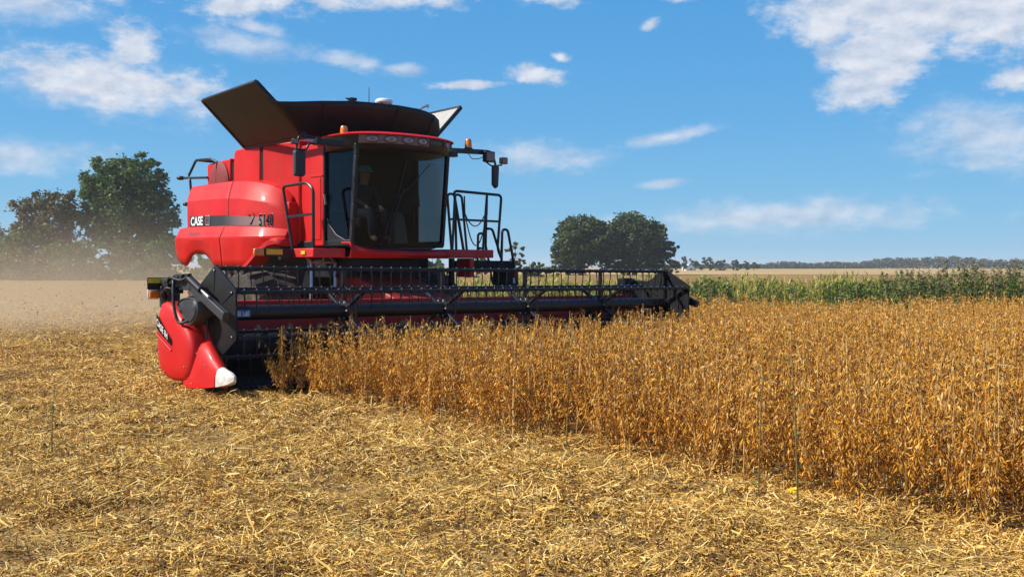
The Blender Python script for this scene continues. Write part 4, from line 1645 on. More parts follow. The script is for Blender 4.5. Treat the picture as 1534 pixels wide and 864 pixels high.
mb.bend([(2.15, 2.5, 3.84), (2.36, 2.5, 3.84), (2.46, 2.5, 3.60), (2.44, 2.5, 3.20)], .022, .12)
mb.bend([(2.20, 2.5, 3.64), (2.36, 2.5, 3.56), (2.62, 2.5, 3.60)], .016, .05)
mb.bend([(1.75, 2.48, 3.78), (1.85, 2.48, 3.66), (2.05, 2.48, 3.68), (2.15, 2.48, 3.74)], .008, .05)
mb.box(1.26, 1.42, 2.36, 2.50, 3.66, 3.74)
mb.build('mirror_arm', BLACK, CO, bevel=.004)
mb = MB().loft([[(2.40 + a * s + d * .25, 2.44 + d, 3.36 + b * s) for a, b in ((-.06, -.17), (0, -.225), (.05, -.20), (.075, .20), (.03, .22), (-.075, .215))] for s, d in ((1, .05), (1, -.01), (.9, -.05))])
mr = mb.build('wing_mirror', PLAST, CO, bevel=.01)
mb = MB().box(2.35, 2.45, 2.495, 2.50, 3.20, 3.55)
mb.build('mirror_glass', MIRR, mr)
for x, z, w in ((2.26, 3.73, .12), (2.63, 3.68, .075)):
    mb = MB().box(x - w, x + w, 2.42, 2.52, z - w * .85, z + w * .85, 0, None)
    wl = mb.build('side_lamp', BLACK, CO, bevel=.015)
    mb = MB().box(x - w * .8, x + w * .8, 2.412, 2.418, z - w * .65, z + w * .65)
    mb.build('lamp_lens', LAMPB, wl)

# platform beams, rails, ladder
mb = MB()
mb.box(-1.66, -1.04, 2.32, 3.10, 1.80, 1.95)
mb.build('side_platform', RED_DUSTY, CO, bevel=.012)
mb = MB()
mb.box(-1.68, -1.674, 2.55, 2.68, 1.85, 1.91)
mb.box(-1.60, -1.05, 2.4, 3.05, 1.952, 1.958, 1)
mb.build('data_plate', [YELLOW, BLACKD], CO)
mb = MB()
mb.bend([(-1.56, 3.16, 1.95), (-1.57, 3.47, 3.03), (-1.57, 2.66, 3.05), (-1.57, 2.46, 2.93), (-1.57, 2.46, 1.95)], .026, .10)
mb.bar((-1.57, 3.28, 2.50), (-1.57, 2.46, 2.52), .035, .04)
mb.build('handrail', BLACK, CO, smooth=40)
mb = MB()
mb.box(1.04, 2.20, 2.26, 3.2, 1.81, 1.96)
mb.build('access_platform', RED_DUSTY, CO, bevel=.012)
mb = MB()
mb.box(1.66, 1.76, 2.3, 2.7, 1.45, 1.80)
mb.build('platform_bracket', RED_DUSTY, CO, bevel=.01)
rail = MB()
rail.bend([(1.50, 2.3, 1.96), (1.27, 2.3, 3.03), (2.43, 2.3, 3.00), (2.33, 2.3, 1.98), (2.43, 2.3, 1.80)], .026, .09)
rail.bend([(1.22, 2.3, 1.96), (1.12, 2.3, 2.97), (1.30, 2.3, 2.97), (1.24, 2.3, 1.96)], .024, .08)
rail.bend([(1.41, 2.4, 1.96), (1.38, 2.4, 2.98), (1.54, 2.4, 2.96), (1.66, 2.4, 1.96)], .024, .08)
rail.bar((1.15, 2.3, 2.51), (2.38, 2.3, 2.50), .04, .04)
rail.tube([(2.07, 2.3, 3.0), (1.97, 2.3, 1.96)], .024, 8)
rail.tube([(2.15, 2.4, 2.98), (2.12, 2.4, 1.96)], .022, 8)
rail.bend([(2.12, 2.35, 2.36), (2.24, 2.35, 2.36), (2.48, 2.35, 1.78)], .024, .06)
rail.build('access_rail', BLACK, CO, smooth=40)
mb = MB()
for (p, q, sag) in (((1.60, 2.36, 2.60), (2.02, 2.32, 2.60), .20), ((1.58, 2.36, 2.66), (2.12, 2.36, 2.66), .62)):
    p, q = Vector(p), Vector(q)
    pts = [p.lerp(q, t) - Vector((0, 0, sag * 4 * t * (1 - t))) for t in [i / 22 for i in range(23)]]
    for i, (a, b) in enumerate(zip(pts, pts[1:])):
        mb.bar(a, b, .022 if i % 2 else .010, .010 if i % 2 else .022)
mb.bar((1.57, 2.36, 2.95), (1.58, 2.36, 2.62), .02, .02)
mb.bar((2.13, 2.36, 2.95), (2.12, 2.36, 2.62), .02, .02)
mb.build('safety_chain', BLACK, CO)
mb = MB()
mb.box(1.86, 3.02, 2.55, 3.2, 1.60, 1.76)
mb.box(2.72, 3.05, 2.5, 2.9, 1.2, 1.62)
mb.box(2.10, 2.70, 2.55, 2.6, 1.57, 1.62)
mb.build('ladder_stowage', BLACKD, CO, bevel=.015)
mb = MB()
mb.bend([(2.56, 2.45, 1.70), (2.58, 2.45, 2.36), (2.72, 2.45, 2.36), (2.98, 2.45, 1.30)], .026, .08)
mb.bend([(2.50, 3.1, 1.70), (2.52, 3.1, 2.3), (2.66, 3.1, 2.3), (2.9, 3.1, 1.3)], .024, .08)
mb.build('ladder_rail', BLACK, CO, smooth=40)
mb = MB()
mb.box(2.90, 3.02, 2.485, 2.497, 1.44, 1.54, 0)
mb.box(2.90, 3.02, 2.485, 2.497, 1.32, 1.43, 1)
mb.build('red_white_reflector', [RED, WHITE], CO)
mb = MB()
mb.bar((1.3, 2.4, 1.30), (1.3, 2.4, 1.8), .08, .08)
mb.build('platform_post', BLACKD, CO)
MB().ball((1.95, 2.38, 1.99), .05, 10, 0, (1.2, 1, .5)).build('platform_catch', BLACKD, CO)

# marker lamp and reflector ahead of the right front wheel
mb = MB()
mb.box(-1.90, -1.10, 2.95, 3.05, 1.76, 1.95)
mb.box(-2.22, -1.86, 2.92, 2.95, 1.815, 1.955)
mk = mb.build('marker_board', BLACK, CO, bevel=.006)
mb = MB().box(-2.19, -1.89, 2.905, 2.917, 1.845, 1.935)
mb.build('reflector_strip', YELLOW, mk, bevel=.003)
mb = MB()
mb.loft([[(-2.41, 2.93 + d, 1.83), (-2.41, 2.93 + d, 1.945), (-2.23, 2.93 + d, 1.955), (-2.23, 2.93 + d, 1.82)] for d in (.04, -.03)])
mb.build('marker_lamp', AMBER, mk, bevel=.02)
mb = MB()
arch = [(4.55, 1.60), (4.30, 1.72), (4.06, 1.86), (3.82, 1.98), (3.58, 2.045), (3.34, 2.06), (3.12, 2.03)]
mb.loft([[(-1.50, y, z + .02), (-1.62, y, z + .095), (-1.72, y, z + .10), (-1.80, y, z + .05), (-1.81, y, z - .03), (-1.74, y, z - .05), (-1.5, y, z - .03)] for y, z in arch])
mb.build('wheel_arch', RED, CO, smooth=50, fn=draw_in)

# feeder house and its dark surroundings
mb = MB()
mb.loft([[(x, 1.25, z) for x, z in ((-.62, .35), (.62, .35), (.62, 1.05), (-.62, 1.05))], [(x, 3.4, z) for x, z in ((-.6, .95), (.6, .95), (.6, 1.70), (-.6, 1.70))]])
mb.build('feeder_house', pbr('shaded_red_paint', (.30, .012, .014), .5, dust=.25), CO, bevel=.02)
mb = MB()
mb.box(-1.0, 1.0, 2.7, 3.5, 1.45, 1.97)
mb.box(-.95, .4, 2.2, 2.7, 1.62, 1.8)
mb.build('cab_underframe', BLACKD, CO, bevel=.02)
mb = MB()
for x in (-1.45, -.98):
    mb.tube([(x, 2.75, 1.1), (x, 2.72, 1.72), (x, 2.9, 1.82)], .03, 8)
mb.tube([(-1.45, 2.72, 1.72), (-.98, 2.72, 1.72)], .02, 8)
mb.build('hydraulic_pipe', STEEL, CO, smooth=60)

# ------------------------------------------------------------------ cab furniture
mb = MB()
mb.loft([[(-.36 + x * s, y, z) for x, y in ((-.24, 2.55), (.24, 2.55), (.24, 3.0), (-.24, 3.0))] for s, z in ((.8, 2.30), (1, 2.36), (1, 2.46), (.9, 2.50))])
mb.box(-.46, -.26, 2.65, 2.95, 2.03, 2.32)
seat = mb.build('operator_seat', SEATM, CO, bevel=.03)
mb = MB()
mb.loft([[(-.36 + x * s, y + dy, z) for x, y in ((-.25, 2.93), (.25, 2.93), (.22, 3.03), (-.22, 3.03))] for s, dy, z in ((.9, -.02, 2.46), (1, 0, 2.7), (.95, .02, 3.0), (.6, .03, 3.1), (.5, .03, 3.28))])
mb.build('seat_backrest', SEATM, seat, bevel=.03)
mb = MB()
mb.loft([[(.05 + x * s, y + dy, z) for x, y in ((-.13, 2.22), (.13, 2.22), (.13, 2.42), (-.13, 2.42))] for s, dy, z in ((1.1, 0, 2.04), (.9, .02, 2.3), (.7, .05, 2.52), (.4, .08, 2.60))])
mb.build('reflection_block', REFLG, CO, bevel=.02)  # grey-green block added in place of a pale reflection in the cab
mb = MB()
mb.bar((-.36, 2.30, 2.04), (-.36, 2.42, 2.62), .07, .07)
for k in range(20):
    a, b = 2 * math.pi * k / 20, 2 * math.pi * (k + 1) / 20
    mb.tube([(-.36 + math.cos(a) * .19, 2.43 + math.sin(a) * .17, 2.64 + math.sin(a) * .07), (-.36 + math.cos(b) * .19, 2.43 + math.sin(b) * .17, 2.64 + math.sin(b) * .07)], .014, 6)
for a in (.5, 2.6, 4.7):
    mb.bar((-.36, 2.43, 2.63), (-.36 + math.cos(a) * .18, 2.43 + math.sin(a) * .16, 2.64 + math.sin(a) * .066), .02, .012)
mb.build('steering_wheel', BLACK, CO, smooth=50)
mb = MB()
mb.loft([[(.40, y, z), (.66, y + .05, z), (.66, y + .08, z + .22), (.40, y + .03, z + .22)] for y, z in ((2.45, 2.72), (2.49, 2.72))])
mb.bar((.53, 2.52, 2.04), (.53, 2.52, 2.74), .04, .04)
mb.build('cab_monitor', BLACK, CO, bevel=.01)
mb = MB()
mb.box(-.94, .94, 2.965, 3.04, 2.05, 3.66)
mb.build('rear_trim', SEATM, CO)

# ------------------------------------------------------------------ the driver
DR = empty('person', (MO[0] + (-.36 * ux - 2.78 * uy), MO[1] + (-.36 * uy + 2.78 * ux), 2.50), MA,
           'driver in dark shirt and teal cap sitting in the combine cab', 'person')


def skin_body(name, joints, edges, radii, mat, parent, root=0, sub=1):
    me = bpy.data.meshes.new(name)
    me.from_pydata(joints, edges, [])
    me.materials.append(mat)
    o = bpy.data.objects.new(name, me)
    COL.objects.link(o)
    o.parent = parent
    o.modifiers.new('skin', 'SKIN')
    lay = me.skin_vertices[0].data
    for d, r_ in zip(lay, radii):
        d.radius = (r_, r_) if not isinstance(r_, tuple) else r_
        d.use_root = False
    lay[root].use_root = True
    md = o.modifiers.new('sub', 'SUBSURF')
    md.levels = sub
    md.render_levels = sub
    for p in me.polygons:
        p.use_smooth = True
    return o


J = [(0, 0.02, .06), (0, .04, .28), (0, .03, .47), (0, .0, .56), (0, -.02, .65), (0, -.04, .765), (0, -.04, .84),      # pelvis .. head
     (-.17, .02, .52), (-.24, -.08, .30), (-.15, -.27, .20),                                                          # right arm
     (.17, .02, .52), (.24, -.08, .30), (.15, -.27, .20),
     (-.10, -.06, .05), (-.14, -.42, .04), (-.14, -.46, -.34), (-.14, -.60, -.40),
     (.10, -.06, .05), (.14, -.42, .04), (.14, -.46, -.34), (.14, -.60, -.40)]
E_ = [(0, 1), (1, 2), (2, 3), (3, 4), (4, 5), (5, 6), (2, 7), (7, 8), (8, 9), (2, 10), (10, 11), (11, 12), (0, 13), (13, 14), (14, 15), (15, 16), (0, 17), (17, 18), (18, 19), (19, 20)]
RD = [.12, .11, .11, .060, .07, .10, .075, .060, .045, .032, .060, .045, .032, .09, .075, .055, .04, .09, .075, .055, .04]
for side in (-1, 1):      # palm, four fingers and a thumb closing on the wheel rim
    w = 9 if side < 0 else 12
    p0 = len(J)
    J.append((side * .145, -.33, .165))
    RD.append(.026)
    E_.append((w, p0))
    for k, (dx, ln) in enumerate(((-.028, .030), (-.010, .035), (.009, .033), (.027, .026))):
        a = len(J)
        J += [(side * .145 + dx, -.36, .158), (side * .145 + dx, -.36 - ln * .6, .135), (side * .145 + dx, -.355, .112)]
        RD += [.009, .0085, .0075]
        E_ += [(p0, a), (a, a + 1), (a + 1, a + 2)]
    a = len(J)
    J += [(side * .110, -.335, .145), (side * .095, -.350, .125)]
    RD += [.010, .008]
    E_ += [(p0, a), (a, a + 1)]
body = skin_body('body', J, E_, RD, SKIN, DR)
mb = MB()     # shirt follows the trunk and upper arms
n = 14
rings = []
for z, rx, ry, y in ((.0, .165, .145, .03), (.15, .165, .15, .04), (.30, .172, .155, .045), (.45, .185, .150, .035), (.53, .165, .12, .02), (.58, .085, .085, .005)):
    rings.append([(math.cos(2 * math.pi * k / n) * rx, y + math.sin(2 * math.pi * k / n) * ry, z) for k in range(n)])
mb.loft(rings)
for s in (-1, 1):
    mb.tube([(s * .13, .02, .54), (s * .185, .015, .51), (s * .225, -.045, .38), (s * .245, -.085, .31)], [.07, .085, .07, .062], 10)
for s in (-1, 1):
    mb.tube([(s * .245, -.085, .31), (s * .20, -.18, .255), (s * .155, -.265, .205)], [.058, .048, .042], 10)
mb.build('shirt', SHIRT, DR, smooth=60)
mb = MB()
for s in (-1, 1):
    mb.tube([(s * .07, .02, .07), (s * .12, -.22, .06), (s * .14, -.42, .045), (s * .142, -.46, .0), (s * .14, -.46, -.20), (s * .14, -.46, -.33)], [.125, .105, .085, .082, .072, .065], 12)
mb.build('trousers', pbr('work_trousers', (.035, .045, .075), .9, var=.2), DR, smooth=60)
mb = MB()
mb.loft([[(math.cos(2 * math.pi * k / 16) * r_, -.035 + math.sin(2 * math.pi * k / 16) * r_ * 1.15, z) for k in range(16)] for r_, z in ((.114, .80), (.114, .85), (.097, .90), (.05, .925), (.01, .93))])
mb.loft([[(x, y, z + t) for x, y, z in ((-.085, -.13, .812), (.085, -.13, .812), (.07, -.22, .798), (-.07, -.22, .798))] for t in (0, .012)])
mb.build('cap', CAPM, DR, smooth=50)
MB().loft([[(-.014, -.125, .74), (.014, -.125, .74), (0, -.125, .78)], [(-.016, -.155, .73), (.016, -.155, .73), (0, -.135, .77)]]).build('nose', SKIN, DR, smooth=60)
FEAT = pbr('dark_features', (.05, .02, .02), .5)
for s in (-1, 1):
    MB().ball((s * .103, -.035, .755), .022, 8, 0, (.5, 1, 1.4)).build('ear', SKIN, DR, smooth=60)
    MB().ball((s * .035, -.130, .778), .010, 8).build('eye', FEAT, DR, smooth=60)
MB().box(-.025, .025, -.138, -.13, .695, .702).build('mouth', FEAT, DR)

# ------------------------------------------------------------------ header: frame, floor, auger, knife
mb = MB()
mb.box(-4.50, 4.50, 1.10, 1.20, 1.00, 1.13)
mb.box(-4.50, 4.50, 1.16, 1.19, .30, 1.0)
mb.box(-4.50, 4.50, 1.05, 1.2, .20, .32)
for x in (-4.4, -3.4, -2.4, -1.2, 1.2, 2.4, 3.4, 4.4):
    mb.box(x - .03, x + .03, 1.19, 1.32, .25, 1.1)
hf = mb.build('header_frame', RED_DUSTY, CO, bevel=.012, fn=tilt)
mb = MB()
mb.add([(-4.5, -.42, .05), (4.5, -.42, .05), (4.5, .2, .10), (-4.5, .2, .10), (4.5, .75, .12), (-4.5, .75, .12), (4.5, 1.12, .32), (-4.5, 1.12, .32)], [(0, 1, 2, 3), (3, 2, 4, 5), (5, 4, 6, 7)])
mb.build('header_floor', BLACKD, hf, solid=.02, fn=tilt)
mb = MB()
mb.lathe([(.19, -4.42), (.19, 4.42)], (0, .68, .50), 'X', 20)
for s in (-1, 1):
    nt_ = 150
    a, b = [], []
    for k in range(nt_ + 1):
        t = k / nt_
        x = s * (4.40 - 3.75 * t)
        an = 2 * math.pi * 7.5 * t * s
        a.append((x, .68 + math.cos(an) * .185, .50 + math.sin(an) * .185))
        b.append((x, .68 + math.cos(an) * .31, .50 + math.sin(an) * .31))
    mb.grid([a, b])
for k in range(26):
    x = -.6 + 1.2 * k / 25
    an = k * 2.4
    mb.tube([(x, .68, .5), (x, .68 + math.cos(an) * .33, .5 + math.sin(an) * .33)], .01, 5)
mb.build('auger', BLACKD, hf, smooth=40, fn=tilt)
mb = MB()
mb.box(-4.5, 4.5, -.46, -.40, .045, .075)
for k in range(118):
    x = -4.46 + 8.92 * k / 117
    mb.loft([[(x - .018, -.44, .04), (x + .018, -.44, .04), (x + .018, -.44, .085), (x - .018, -.44, .085)], [(x - .004, -.56, .055), (x + .004, -.56, .055), (x + .004, -.56, .065), (x - .004, -.56, .065)]])
mb.build('cutter_bar', BLACK, hf, fn=tilt)

END = [(1.25, 1.12), (.60, 1.22), (.30, 1.0), (.10, .74), (-.10, .5), (-.36, .12), (-.36, .06), (1.2, .08)]
for s in (-1, 1):
    mb = MB().plate_x(END, s * 4.50, s * 4.56)
    mb.box(*sorted((s * 4.56, s * 4.70)), .30, 1.10, .50, .62)
    mb.bar((s * 4.60, 1.15, 1.05), (s * 4.60, .25, .60), .10, .14)
    mb.build('end_sheet', RED_DUSTY, hf, bevel=.01, fn=tilt)

# outer plastic covers at both ends
COV = [(.93, 1.15), (.73, 1.10), (.54, 1.01), (.38, .89), (.22, .76), (.12, .63), (.09, .48), (.14, .32), (.22, .20), (.33, .12), (.52, .09), (.75, .09), (.98, .12), (1.12, .19), (1.20, .32), (1.23, .52), (1.22, .80), (1.18, 1.00), (1.08, 1.12)]
cx_, cz_ = .68, .58


def cov_q(y, z):
    q = max(abs((y - cx_) / .56), abs((z - cz_) / .54))
    return -(float(np.interp(q, [0, .25, .6, .86, .95, 1], [4.805, 4.805, 4.80, 4.785, 4.76, 4.735])) + .002)


for s in (-1, 1):
    rings = []
    for sc, x in ((1.0, 4.58), (1.0, 4.70), (.985, 4.735), (.95, 4.76), (.86, 4.785), (.6, 4.80), (.25, 4.805), (.02, 4.805)):
        rings.append([(s * x, cx_ + (y - cx_) * sc, cz_ + (z - cz_) * sc) for y, z in COV])
    cv = MB().loft(rings).build('end_cover', RED, CO, smooth=45, fn=tilt)
    if s < 0:
        for y, z in ((.30, .30), (.92, .20), (.60, .95), (1.10, .45)):
            MB().ball((cov_q(y, z), y, z), .009, 8).build('fastener', BOLT, cv, smooth=50, fn=tilt)
        mb = MB()

        def cov_x(y, z):
            q = max(abs((y - cx_) / .56), abs((z - cz_) / .54))
            return -(float(np.interp(q, [0, .25, .6, .86, .95, 1], [4.805, 4.805, 4.80, 4.785, 4.76, 4.735])) + .008)
        dec = [(1.17, .985), (1.15, .80), (1.12, .735), (.68, .555), (.645, .60), (.66, .665), (1.12, .985)]
        # dark sloping name plate
        q = []
        for t in np.linspace(0, 1, 14):
            y = 1.16 - .52 * t
            zt = .985 - .34 * t
            zb = .775 - .215 * t
            q.append([(cov_x(y, zt) - .004, y, zt), (cov_x(y, (zt + zb) / 2) - .004, y, (zt + zb) / 2), (cov_x(y, zb) - .004, y, zb)])
        mb.grid(q)
        mb.build('name_plate', TEXTB, cv, smooth=60, fn=tilt)

        def on_cov(x, y, z):
            Y = 1.13 - x
            Z = .835 + y - .52 * x
            p = tilt(cov_x(Y, Z) - .012, Y, Z)
            return p
        text_mesh('CASE IH', .125, on_cov, 'cover_lettering', TEXTW, cv, fat=.002, sx=.86)
        mb = MB()
        mb.tube([(cov_x(1.1, .70) - .0, 1.16, .70), (cov_x(.9, .64), .95, .62), (cov_x(.7, .5), .66, .50)], .012, 6)
        mb.build('cover_crease', RED, cv, smooth=60, fn=tilt)

TIPM = pbr('worn_tip', (0.66, 0.63, 0.56), 0.55, var=0.2, vscale=14, dust=0.3)
# crop dividers: red snouts with a pale tip
for s in (-1, 1):
    def sec(y, xc, w, zb, zt, yb=None):
        out = []
        for k in range(11):
            a = math.pi * k / 10
            out.append((s * xc + math.cos(a) * w, y + ((yb - y) * (1 - math.sin(a) ** .7) if yb is not None else 0), zb + .06 + (zt - zb - .06) * math.sin(a) ** .7))
        yy = yb if yb is not None else y
        out.append((s * xc - w, yy, zb))
        out.append((s * xc + w, yy, zb))
        return out
    secs = [sec(.10, 4.60, .15, .02, .63, .44), sec(.00, 4.60, .15, .03, .650, .30), sec(-.14, 4.605, .145, .050, .572, .05), sec(-.28, 4.61, .130, .07, .465, -.2), sec(-.43, 4.615, .100, .100, .350, -.40)]
    dv = MB().loft(secs).build('crop_divider', RED if s < 0 else BLACK, CO, smooth=45, fn=tilt)
    tip = [sec(-.425, 4.615, .098, .100, .348), sec(-.55, 4.615, .078, .125, .318), sec(-.66, 4.615, .056, .15, .30), sec(-.74, 4.615, .028, .185, .265), sec(-.76, 4.615, .012, .20, .245)]
    MB().loft(tip).build('divider_tip', TIPM if s < 0 else BLACK, dv, smooth=50, fn=tilt)
    if s < 0:
        for y, z, x in ((.02, .50, 4.745), (-.2, .36, 4.735), (.16, .10, 4.755)):
            MB().ball((-x - .008, y, z), .008, 8).build('fastener', BOLT, dv, smooth=50, fn=tilt)

# ------------------------------------------------------------------ reel
RC = (0.0, 1.005)
RR = .585
reel = MB().lathe([(.10, -4.40), (.10, 4.40)], (0, RC[0], RC[1]), 'X', 24).build('reel', BLACK, CO, smooth=40, fn=tilt)
mb = MB().box(-4.30, -4.06, -.106, -.10, .955, 1.045)
mb.add([(-4.28, -.112, .965), (-4.20, -.112, .965), (-4.20, -.112, 1.03), (-4.28, -.112, 1.03)], [(0, 1, 2, 3)], 1)
mb.add([(-4.17, -.112, .965), (-4.08, -.112, .965), (-4.08, -.112, 1.03), (-4.17, -.112, 1.03)], [(0, 1, 2, 3)], 1)
mb.build('reel_sticker', [BLUE, pbr('pale_print', (.35, .45, .6), .5, var=.5, vscale=60)], reel, smooth=0, fn=tilt)


def reel_pt(a, rad=RR):
    return RC[0] - math.sin(a) * rad, RC[1] + math.cos(a) * rad


for k in range(6):
    a = R(60 * k + 1)
    y, z = reel_pt(a)
    mb = MB().tube([(-4.44, y, z), (4.44, y, z)], .026, 8)
    nt_ = 51
    for i in range(nt_):
        x = -4.36 + 8.72 * i / (nt_ - 1)
        j1, j2 = rng.normal(0, .008), rng.normal(0, .012)
        mb.tube([(x, y, z + .01), (x + .004 + j1 * .5, y - .012, z - .10), (x + .012 + j1, y + .004 + j2, z - .22), (x + .018 + j1, y + .03 + j2, z - .28)], [.011, .009, .008, .006], 5, 0)
        mb.box(x - .016, x + .016, y - .030, y + .028, z - .032, z + .028, 0)
        mb.ball((x, y - .012, z + .030), .0095, 6, 1)
    mb.build('reel_bat', [BLACK, BOLT], reel, smooth=40, fn=tilt)

for xs in (-2.55, -.78, .93, 2.72):
    mb = MB()
    for k in range(6):
        a = R(60 * k + 1)
        y0, z0 = reel_pt(a, .07)
        y1, z1 = reel_pt(a)
        a2 = a + R(60)
        mb.bar((xs, y0, z0), (xs, y1, z1), .04, .065, up=(1, 0, 0))
        y2, z2 = reel_pt(a + R(30), .30)
        y3, z3 = reel_pt(a, .36)
        y4, z4 = reel_pt(a2, .36)
        mb.bar((xs, y3, z3), (xs, y4, z4), .012, .03, up=(1, 0, 0))
    mb.lathe([(.15, -.03), (.15, .03)], (xs, RC[0], RC[1]), 'X', 16)
    for k in range(6):
        y, z = reel_pt(R(60 * k + 31), .125)
        mb.ball((xs - .035, y, z), .016, 6, 1)
    mb.build('reel_spider', [BLACK, BOLT], reel, bevel=.004, smooth=40, fn=tilt)

hexa = [reel_pt(R(60 * k), .635) for k in range(6)]
inner = [reel_pt(R(60 * k), .58) for k in range(6)]
mb = MB()
mb.loft([[(-4.47, y, z) for y, z in hexa], [(-4.495, y, z) for y, z in hexa], [(-4.505, y, z) for y, z in inner], [(-4.53, RC[0] + (y - RC[0]) * .3, RC[1] + (z - RC[1]) * .3) for y, z in inner]])
for k in range(6):
    y, z = hexa[k]
    mb.bar((-4.53, RC[0], RC[1]), (-4.505, RC[0] + (y - RC[0]) * .9, RC[1] + (z - RC[1]) * .9), .03, .02, up=(1, 0, 0))
for k in range(6):
    y, z = reel_pt(R(60 * k), .56)
    mb.ball((-4.515, y, z), .014, 6, 1)
mb.build('reel_end_shield', [BLACKD, BOLT], reel, smooth=25, fn=tilt)
far_poly = [reel_pt(0, .635), reel_pt(R(60), .66), reel_pt(R(120), .64), reel_pt(R(180), .60), (.42, .62), (.72, 1.02), (.98, 1.27), (.80, 1.285), (.62, 1.32), (.45, 1.38), (.30, 1.46), (.16, 1.57)]
mb = MB().plate_x(far_poly, 4.47, 4.50)
for p, q in (((-.05, 1.6), (.02, 1.3)), ((.05, 1.55), (.12, 1.3))):
    mb.bar((4.46, *p), (4.46, *q), .02, .02)
for k in range(6):
    y, z = reel_pt(R(60 * k + 1), .10)
    y1, z1 = reel_pt(R(60 * k + 1), .57)
    mb.bar((4.44, y, z), (4.44, y1, z1), .04, .05, up=(1, 0, 0))
mb.build('reel_end_shield', BLACKD, reel, smooth=25, fn=tilt)

# reel arm, lift cylinder, drive cover, hoses at the near end
for s in (-1, 1):
    mb = MB()
    mb.bar((s * 4.66, 1.15, 1.36), (s * 4.66, .30, 1.36), .10, .12)
    mb.bar((s * 4.66, .40, 1.38), (s * 4.66, -.62, .985), .085, .12)
    mb.box(*sorted((s * 4.55, s * 4.72)), .95, 1.25, 1.05, 1.45)
    mb.bar((s * 4.58, 1.2, 1.10), (s * 4.58, .9, 1.42), .08, .10)
    mb.bar((s * 4.52, .02, 1.02), (s * 4.70, .02, 1.06), .10, .10)
    mb.build('reel_arm', PLAST if s < 0 else BLACK, CO, bevel=.01, fn=tilt)
    mb = MB()
    mb.tube([(s * 4.70, .34, 1.46), (s * 4.70, -.02, 1.31)], .048, 12, 0)
    mb.tube([(s * 4.70, -.02, 1.31), (s * 4.70, -.24, 1.22)], .022, 10, 1)
    mb.box(*sorted((s * 4.68, s * 4.74)), .30, .40, 1.42, 1.52, 0)
    mb.build('lift_cylinder', [BLACK, STEEL], CO, bevel=.006, fn=tilt)
TD = [(.60, 1.10), (.56, 1.16), (.42, 1.20), (.20, 1.215), (.05, 1.205), (-.04, 1.165), (-.07, 1.08), (-.03, .98), (.06, .90), (.15, .855), (.22, .845), (.28, .87), (.40, .95), (.54, 1.04)]
cy0, cz0 = .22, 1.06
mb = MB().loft([[(x, cy0 + (y - cy0) * sc, cz0 + (z - cz0) * sc) for y, z in TD] for sc, x in ((1, -4.58), (1, -4.74), (.96, -4.765), (.90, -4.77), (.86, -4.755), (.80, -4.755), (.74, -4.77), (.3, -4.775))])
mb.build('drive_cover', PLAST, CO, smooth=40, fn=tilt)
mb = MB()
mb.bend([(-4.74, .75, 1.40), (-4.80, .60, 1.44), (-4.84, .52, 1.1), (-4.82, .42, .86), (-4.76, .25, .90), (-4.72, .18, 1.0)], .020, .12)
mb.bend([(-4.72, .95, 1.30), (-4.80, .78, 1.48), (-4.76, .45, 1.42), (-4.7, .3, 1.5)], .017, .10)
mb.bend([(-4.68, 1.15, 1.20), (-4.76, .98, 1.42), (-4.72, .62, 1.40), (-4.70, .40, 1.44)], .016, .10)
mb.bend([(-4.62, 1.2, 1.30), (-4.66, .9, 1.5), (-4.62, .5, 1.5), (-4.62, .25, 1.36)], .016, .10)
mb.bend([(-4.66, 1.1, 1.12), (-4.82, .98, 1.22), (-4.80, .82, 1.34), (-4.72, .7, 1.28)], .015, .10)
mb.bend([(-4.60, .02, .98), (-4.62, .0, .72), (-4.60, .12, .55)], .012, .06)
mb.build('hydraulic_hose', HOSE, CO, smooth=60, fn=tilt)
mb = MB()
for (y, z, w) in ((1.05, 1.22, .07), (.92, 1.34, .06), (.78, 1.42, .055), (.62, 1.45, .05), (.48, 1.47, .05), (1.12, 1.30, .05), (.70, 1.30, .06)):
    mb.box(-4.74 - w * .5, -4.64, y - w, y + w, z - w * .8, z + w * .8)
mb.lathe([(.05, -.06), (.05, .06)], (-4.72, .85, 1.28), 'X', 12)
mb.build('valve_block', BLACK, CO, bevel=.012, fn=tilt)

# side marker boards at both header ends
for s in (-1, 1):
    x0, x1 = sorted((s * 4.59, s * 4.90))
    if s > 0:
        x0, x1 = 4.60, 4.92
    mb = MB()
    mb.box(x0, x1, 1.20, 1.225, 1.30, 1.46)
    mb.box((x0 + x1) / 2 - .02, (x0 + x1) / 2 + .02, 1.225, 1.26, 1.2, 1.4)
    mb.bar((s * 4.74, 1.22, 1.235), (s * 4.58, 1.2, 1.235), .035, .035)
    mbd = mb.build('marker_board', BLACK, CO, bevel=.006, fn=tilt)
    mb = MB().box(x0 + .012, x1 - .008, 1.188, 1.197, 1.385, 1.445)
    mb.build('reflector_strip', YELLOW, mbd, bevel=.002, fn=tilt)
    a, b = (s * 4.90, s * 4.735)
    a, b = min(a, b), max(a, b)
    mb = MB()
    mb.box(a, b, 1.20, 1.235, 1.165, 1.30)
    fr = mb.build('lamp_housing', WHITE, mbd, bevel=.02, fn=tilt)
    mb = MB()
    mb.box(a + .014, b - .014, 1.15, 1.203, 1.180, 1.287)
    ml = mb.build('marker_lamp', AMBER, CO, bevel=.015, fn=tilt)
    ml.parent = mbd

# loose plant bits caught on top of the reel
# ------------------------------------------------------------------ dust behind the machine


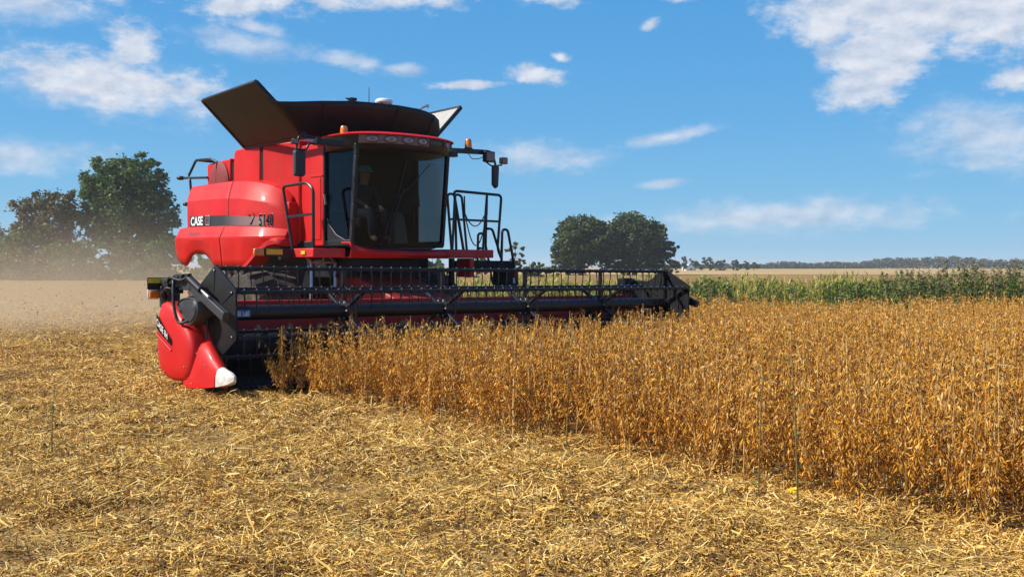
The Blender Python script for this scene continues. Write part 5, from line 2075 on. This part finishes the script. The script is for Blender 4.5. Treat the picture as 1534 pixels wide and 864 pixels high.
def dust():
    cx, cy = -14.0, 31.0
    prof = [(1.0, -.02), (1.0, .12), (.97, .35), (.86, .62), (.66, .84), (.36, .97), (.02, 1.0)]
    mb = MB()
    mb.lathe([(r_, h) for r_, h in prof], (0, 0, 0), 'Z', 36)
    RX, RY, RZ = 12.0, 13.5, 4.9
    me = mb.build('dust', [], None, smooth=0, fn=lambda x, y, z: (x * RX, y * RY, z * RZ))
    me.location = (cx, cy, 0.02)
    m = bpy.data.materials.new('field_dust')
    m.use_nodes = True
    nt = m.node_tree
    nt.nodes.remove(nt.nodes['Principled BSDF'])
    out = nt.nodes['Material Output']
    T = NT(nt)
    vol = T.n('ShaderNodeVolumePrincipled')
    vol.inputs['Color'].default_value = (0.81, 0.67, 0.48, 1)
    vol.inputs['Anisotropy'].default_value = 0.15
    tc = T.n('ShaderNodeTexCoord').outputs['Object']
    sp = T.n('ShaderNodeSeparateXYZ')
    nt.links.new(tc, sp.inputs[0])
    x, y, z = sp.outputs
    ex = T.m('DIVIDE', x, RX)
    ey = T.m('DIVIDE', y, RY)
    ez = T.m('DIVIDE', z, RZ)
    d = T.m('SQRT', T.m('ADD', T.m('ADD', T.m('MULTIPLY', ex, ex), T.m('MULTIPLY', ey, ey)), T.m('MULTIPLY', ez, ez)))
    fall = T.smooth(d, 1.0, .25)
    low = T.m('POWER', T.m('MAXIMUM', T.m('SUBTRACT', 1.0, ez), 0.0), 2.1)
    n = T.noise(tc, .15, 5, .62)
    nn = T.m('ADD', .16, T.m('MULTIPLY', T.smooth(n, .36, .64), 1.75))
    den = T.m('MULTIPLY', T.m('MULTIPLY', T.m('MULTIPLY', fall, low), nn), 0.076)
    T.put(vol.inputs['Density'], den)
    nt.links.new(vol.outputs[0], out.inputs['Volume'])
    me.data.materials.append(m)
    tag(me, 'brown dust cloud rolling behind the combine over the stubble', 'dust', kind='stuff')
    # chaff thrown out with it
    k = 2600
    X = rng.uniform(-17, -5.5, k)
    Y = rng.uniform(20, 30, k)
    Z = np.abs(rng.normal(0, .75, k)) + .05
    keep = (X < Y * -.16)
    v, f = leaf_quads(np.stack([X, Y, Z], 1)[keep], .026, .35)
    o = raw('flying_chaff', v, f, STRAW)
    tag(o, 'bits of chaff flying in the dust behind the combine', 'chaff', kind='stuff')


dust()


def air_haze():
    """thin summer haze: far trees fade a little towards the sky"""
    o = MB().box(-3010, 3010, -310, 3510, -1.5, 19.5).build('haze', [], None, smooth=0)
    m = bpy.data.materials.new('thin_haze')
    m.use_nodes = True
    nt = m.node_tree
    nt.nodes.remove(nt.nodes['Principled BSDF'])
    v = nt.nodes.new('ShaderNodeVolumePrincipled')
    v.inputs['Color'].default_value = (0.80, 0.90, 1.0, 1)
    v.inputs['Density'].default_value = HAZE
    v.inputs['Anisotropy'].default_value = 0.2
    nt.links.new(v.outputs[0], nt.nodes['Material Output'].inputs['Volume'])
    o.data.materials.append(m)
    tag(o, 'thin bluish haze over the fields', 'haze', kind='stuff')


HAZE = 0.00028
air_haze()
